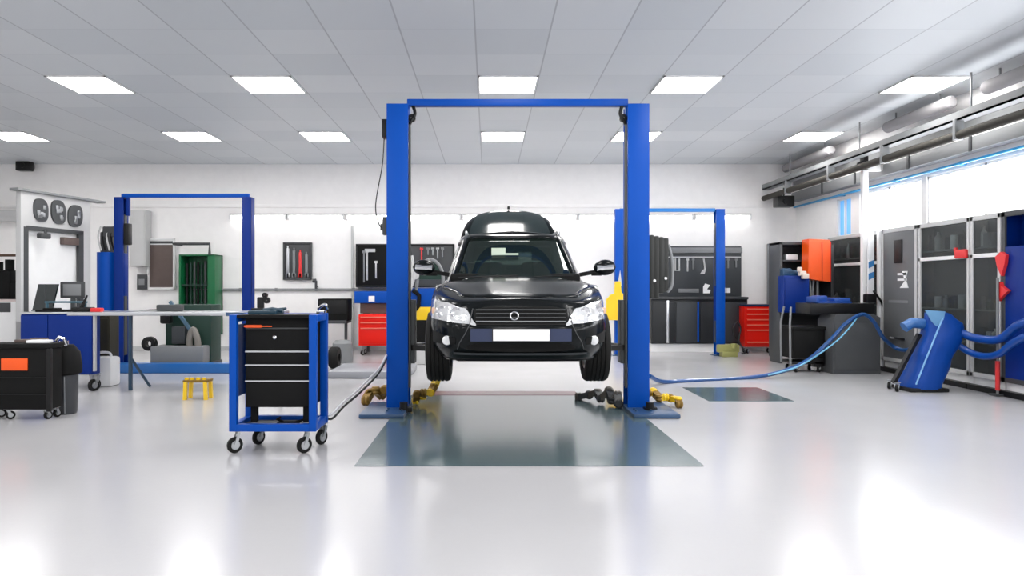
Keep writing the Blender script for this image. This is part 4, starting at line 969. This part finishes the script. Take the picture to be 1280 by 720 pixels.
# contents
cont = []
def shelf_items(px0, px1, zs, n, group, words):
    k = 0
    for zi, z in enumerate(zs):
        for i in range(n):
            px = px0+(px1-px0)*(i+.5)/n; y = F*(XF+.13)/(px-CX); r = .035+.03*random.random(); h = .16+.16*random.random()
            mt = random.choice([lgrey, dgrey, black, mgrey, steel, dgreen, plate]); sh_ = (i+zi) % 3
            if sh_ == 0: m = MB().lathe([(.001, 0), (r, 0), (r, h*.7), (r*.4, h*.85), (r*.4, h), (.001, h)], (0, 0, 0), 'z', 14)
            elif sh_ == 1: m = MB().box(-r, r, -r, r, 0, h, .01)
            else: m = MB().lathe([(.001, 0), (r, 0), (r, h), (r*.8, h+.01), (.001, h+.01)], (0, 0, 0), 'z', 14)
            o = m.build(('bottle', 'carton', 'can')[sh_], mt)
            tag(o, '%s %s, %s on %s shelf of %s' % ({lgrey: 'pale grey', dgrey: 'dark grey', black: 'black', mgrey: 'mid grey', steel: 'steel', dgreen: 'dark green', plate: 'white'}[mt], ('bottle', 'carton', 'can')[sh_], ('farthest', 'second farthest', 'third farthest', 'fourth farthest', 'fifth farthest')[i], ('bottom', 'lower', 'upper')[zi], words), ('bottle', 'carton', 'can')[sh_], group, (XF+.13, y, z))
shelf_items(1158, 1208, (.725, 1.225, 2.175), 5, 'goods in the first glass cabinet', 'the first glass cabinet')
shelf_items(1219, 1248, (.725, 1.225, 2.175), 4, 'goods in the second glass cabinet', 'the second glass cabinet')
shelf_items(1042, 1072, (1.225, 2.175), 4, 'goods in the cabinet by the orange box', 'the cabinet by the orange box')
def wallthing(o, lb, cat, px, z, off=-.03): y = F*(XF+off)/(px-CX); return tag(o, lb, cat, None, (XF+off, y, z))
wallthing(MB().box(-.04, .008, -.16, .1, -.06, .08, .02).box(-.04, .008, .06, .12, .04, .12, .02).build('hand_tool', redpl), 'small red hand tool on the first glass cabinet frame', 'hand tool', 1201, 2.07)
wallthing(MB().prism([(-.1, .12), (.0, .17), (.11, .1), (.07, -.04), (-.01, -.18), (-.08, 0)], -.04, .008, 'yz').build('hand_tool', redpl), 'large red hand tool hanging at the blue cabinet edge', 'hand tool', 1254, 1.9)
wallthing(MB().prism([(-.13, .03), (-.0, .1), (.03, .16), (.08, .15), (.06, -.12), (.0, -.06)], -.04, .008, 'yz').build('flag_marker', redpl), 'small red pointed flag on the blue cabinet, lower of the two', 'flag', 1255, 1.48)
t = thing('support_stand', 'thin steel stand with red sleeve near the right photo edge', 'stand', (7.33, F*7.33/(1247-CX), 0))
MB().tube([(0, 0, 0), (0, 0, 1.7)], .018, 8).build('rod', mgrey, t); MB().tube([(0, 0, .08), (0, 0, .5)], .03, 8).build('red_sleeve', redpl, t)
MB().box(-.08, .08, -.08, .08, 0, .03, .01).build('foot', dgrey, t)
# blue shrouded machine
D = 10.3
t = thing('extraction_machine', 'large blue leaning extraction machine with blue hoses before the glass cabinets', 'extraction machine', (PX(1162, D), D, 0))
def bl_ring(v):
    # v 0 bottom..1 top
    xa = interp([(0, -.26), (.4, -.08), (.8, .08), (1, .12)], v); xb = interp([(0, .26), (.35, .40), (.65, .58), (.85, .64), (1, .46)], v)
    d_ = interp([(0, .26), (.6, .24), (1, .14)], v); z = .04+1.12*v; c = (xa+xb)/2; a = (xb-xa)/2; R_ = []
    for k in range(28):
        q = 2*PI*k/28; s_, c_ = math.sin(q), math.cos(q); n = 3; r = 1/(abs(c_)**n+abs(s_)**n)**(1/n)
        R_.append((c+a*r*c_, .25+d_*r*s_, z+.02*math.sin(q*3+v*6)*v))
    return R_
rr = [bl_ring(i/16) for i in range(17)]
b = MB().grid(rr, True); b.f.append(tuple(range(28))); b.f.append(tuple(16*28+k for k in range(28)))
b.build('shroud', mat('blue_cover', (0, 62, 146), .42, coat=0, spec=.25, var=.15, scale=5, bump=.1), t, smooth=60)
MB().tube([(-.2, .0, .12), (-.05, -.0, .5), (.2, .01, 1.1)], .012, 6).build('seam', mat('pale_blue_seam', (120, 170, 215), .4), t)
MB().box(-.28, .3, .0, .5, 0, .06, .02).build('base', black, t)
MB().bar((-.42, .2, .12), (.0, .25, .85), .07, .05).build('support_arm', black, t)
MB().prism([(-.0, 1.22), (.1, 1.05), (.24, .9), (.3, 1.2)], .1, .12).build('flap', mat('light_blue_flap', (110, 160, 200), .4), t)
MB().tube([(-.2, .3, .95), (-.08, .3, 1.02), (.1, .3, 1.0)], .08, 12).build('side_tank', mat('steel_blue', (50, 100, 160), .35), t)
caster(t, -.42, .1, .055, .04, .14, 4); caster(t, -.36, .4, .055, .04, .14, 4)
for lb, pts, r in (('upper', [(.48, .2, .86), (.60, .05, .74), (.68, -.2, .70), (.70, -.5, .74), (.68, -.85, .95), (.66, -1.25, 1.0), (.6, -1.8, .8)], .06), ('lower', [(.46, .2, .66), (.58, .05, .52), (.64, -.2, .46), (.66, -.5, .52), (.64, -.8, .70), (.60, -1.2, .8), (.56, -1.8, .5)], .05)):
    MB().tube(curve_pts([(p[0], p[1], p[2]+.1) for p in pts], 8), r, 12).build('hose', mat('hose_blue_'+lb, (0, 66, 150), .35, coat=.2), t)
# long blue hose across the floor
P_ = [(812, 470, 10.9), (828, 477, 11.2), (860, 476.5, 11.45), (930, 473, 11.8), (975, 465, 12.0), (1010, 450, 12.1), (1040, 423, 12.2), (1058, 404, 12.25), (1078, 393, 12.3), (1092, 402, 12.3), (1104, 422, 12.35), (1120, 435, 12.4), (1136, 437, 12.0), (1150, 424, 11.6)]
def hosepts(P): return curve_pts([(PX(a, d), d, max(.022, PZ(b, d))) for a, b, d in P], 8)
tag(MB().tube(hosepts(P_), .034, 10).build('air_hose', hoseb), 'long blue hose looping from the floor over the dark cabinet bench', 'hose')
P2 = [(960, 469, 11.9), (1000, 457, 12.0), (1040, 431, 12.1), (1060, 412, 12.15), (1072, 396, 12.3)]
tag(MB().tube(hosepts(P2), .014, 8).build('air_hose', mat('pale_blue_hose', (100, 165, 200), .4)), 'thin pale blue hose beside the long blue hose', 'hose')
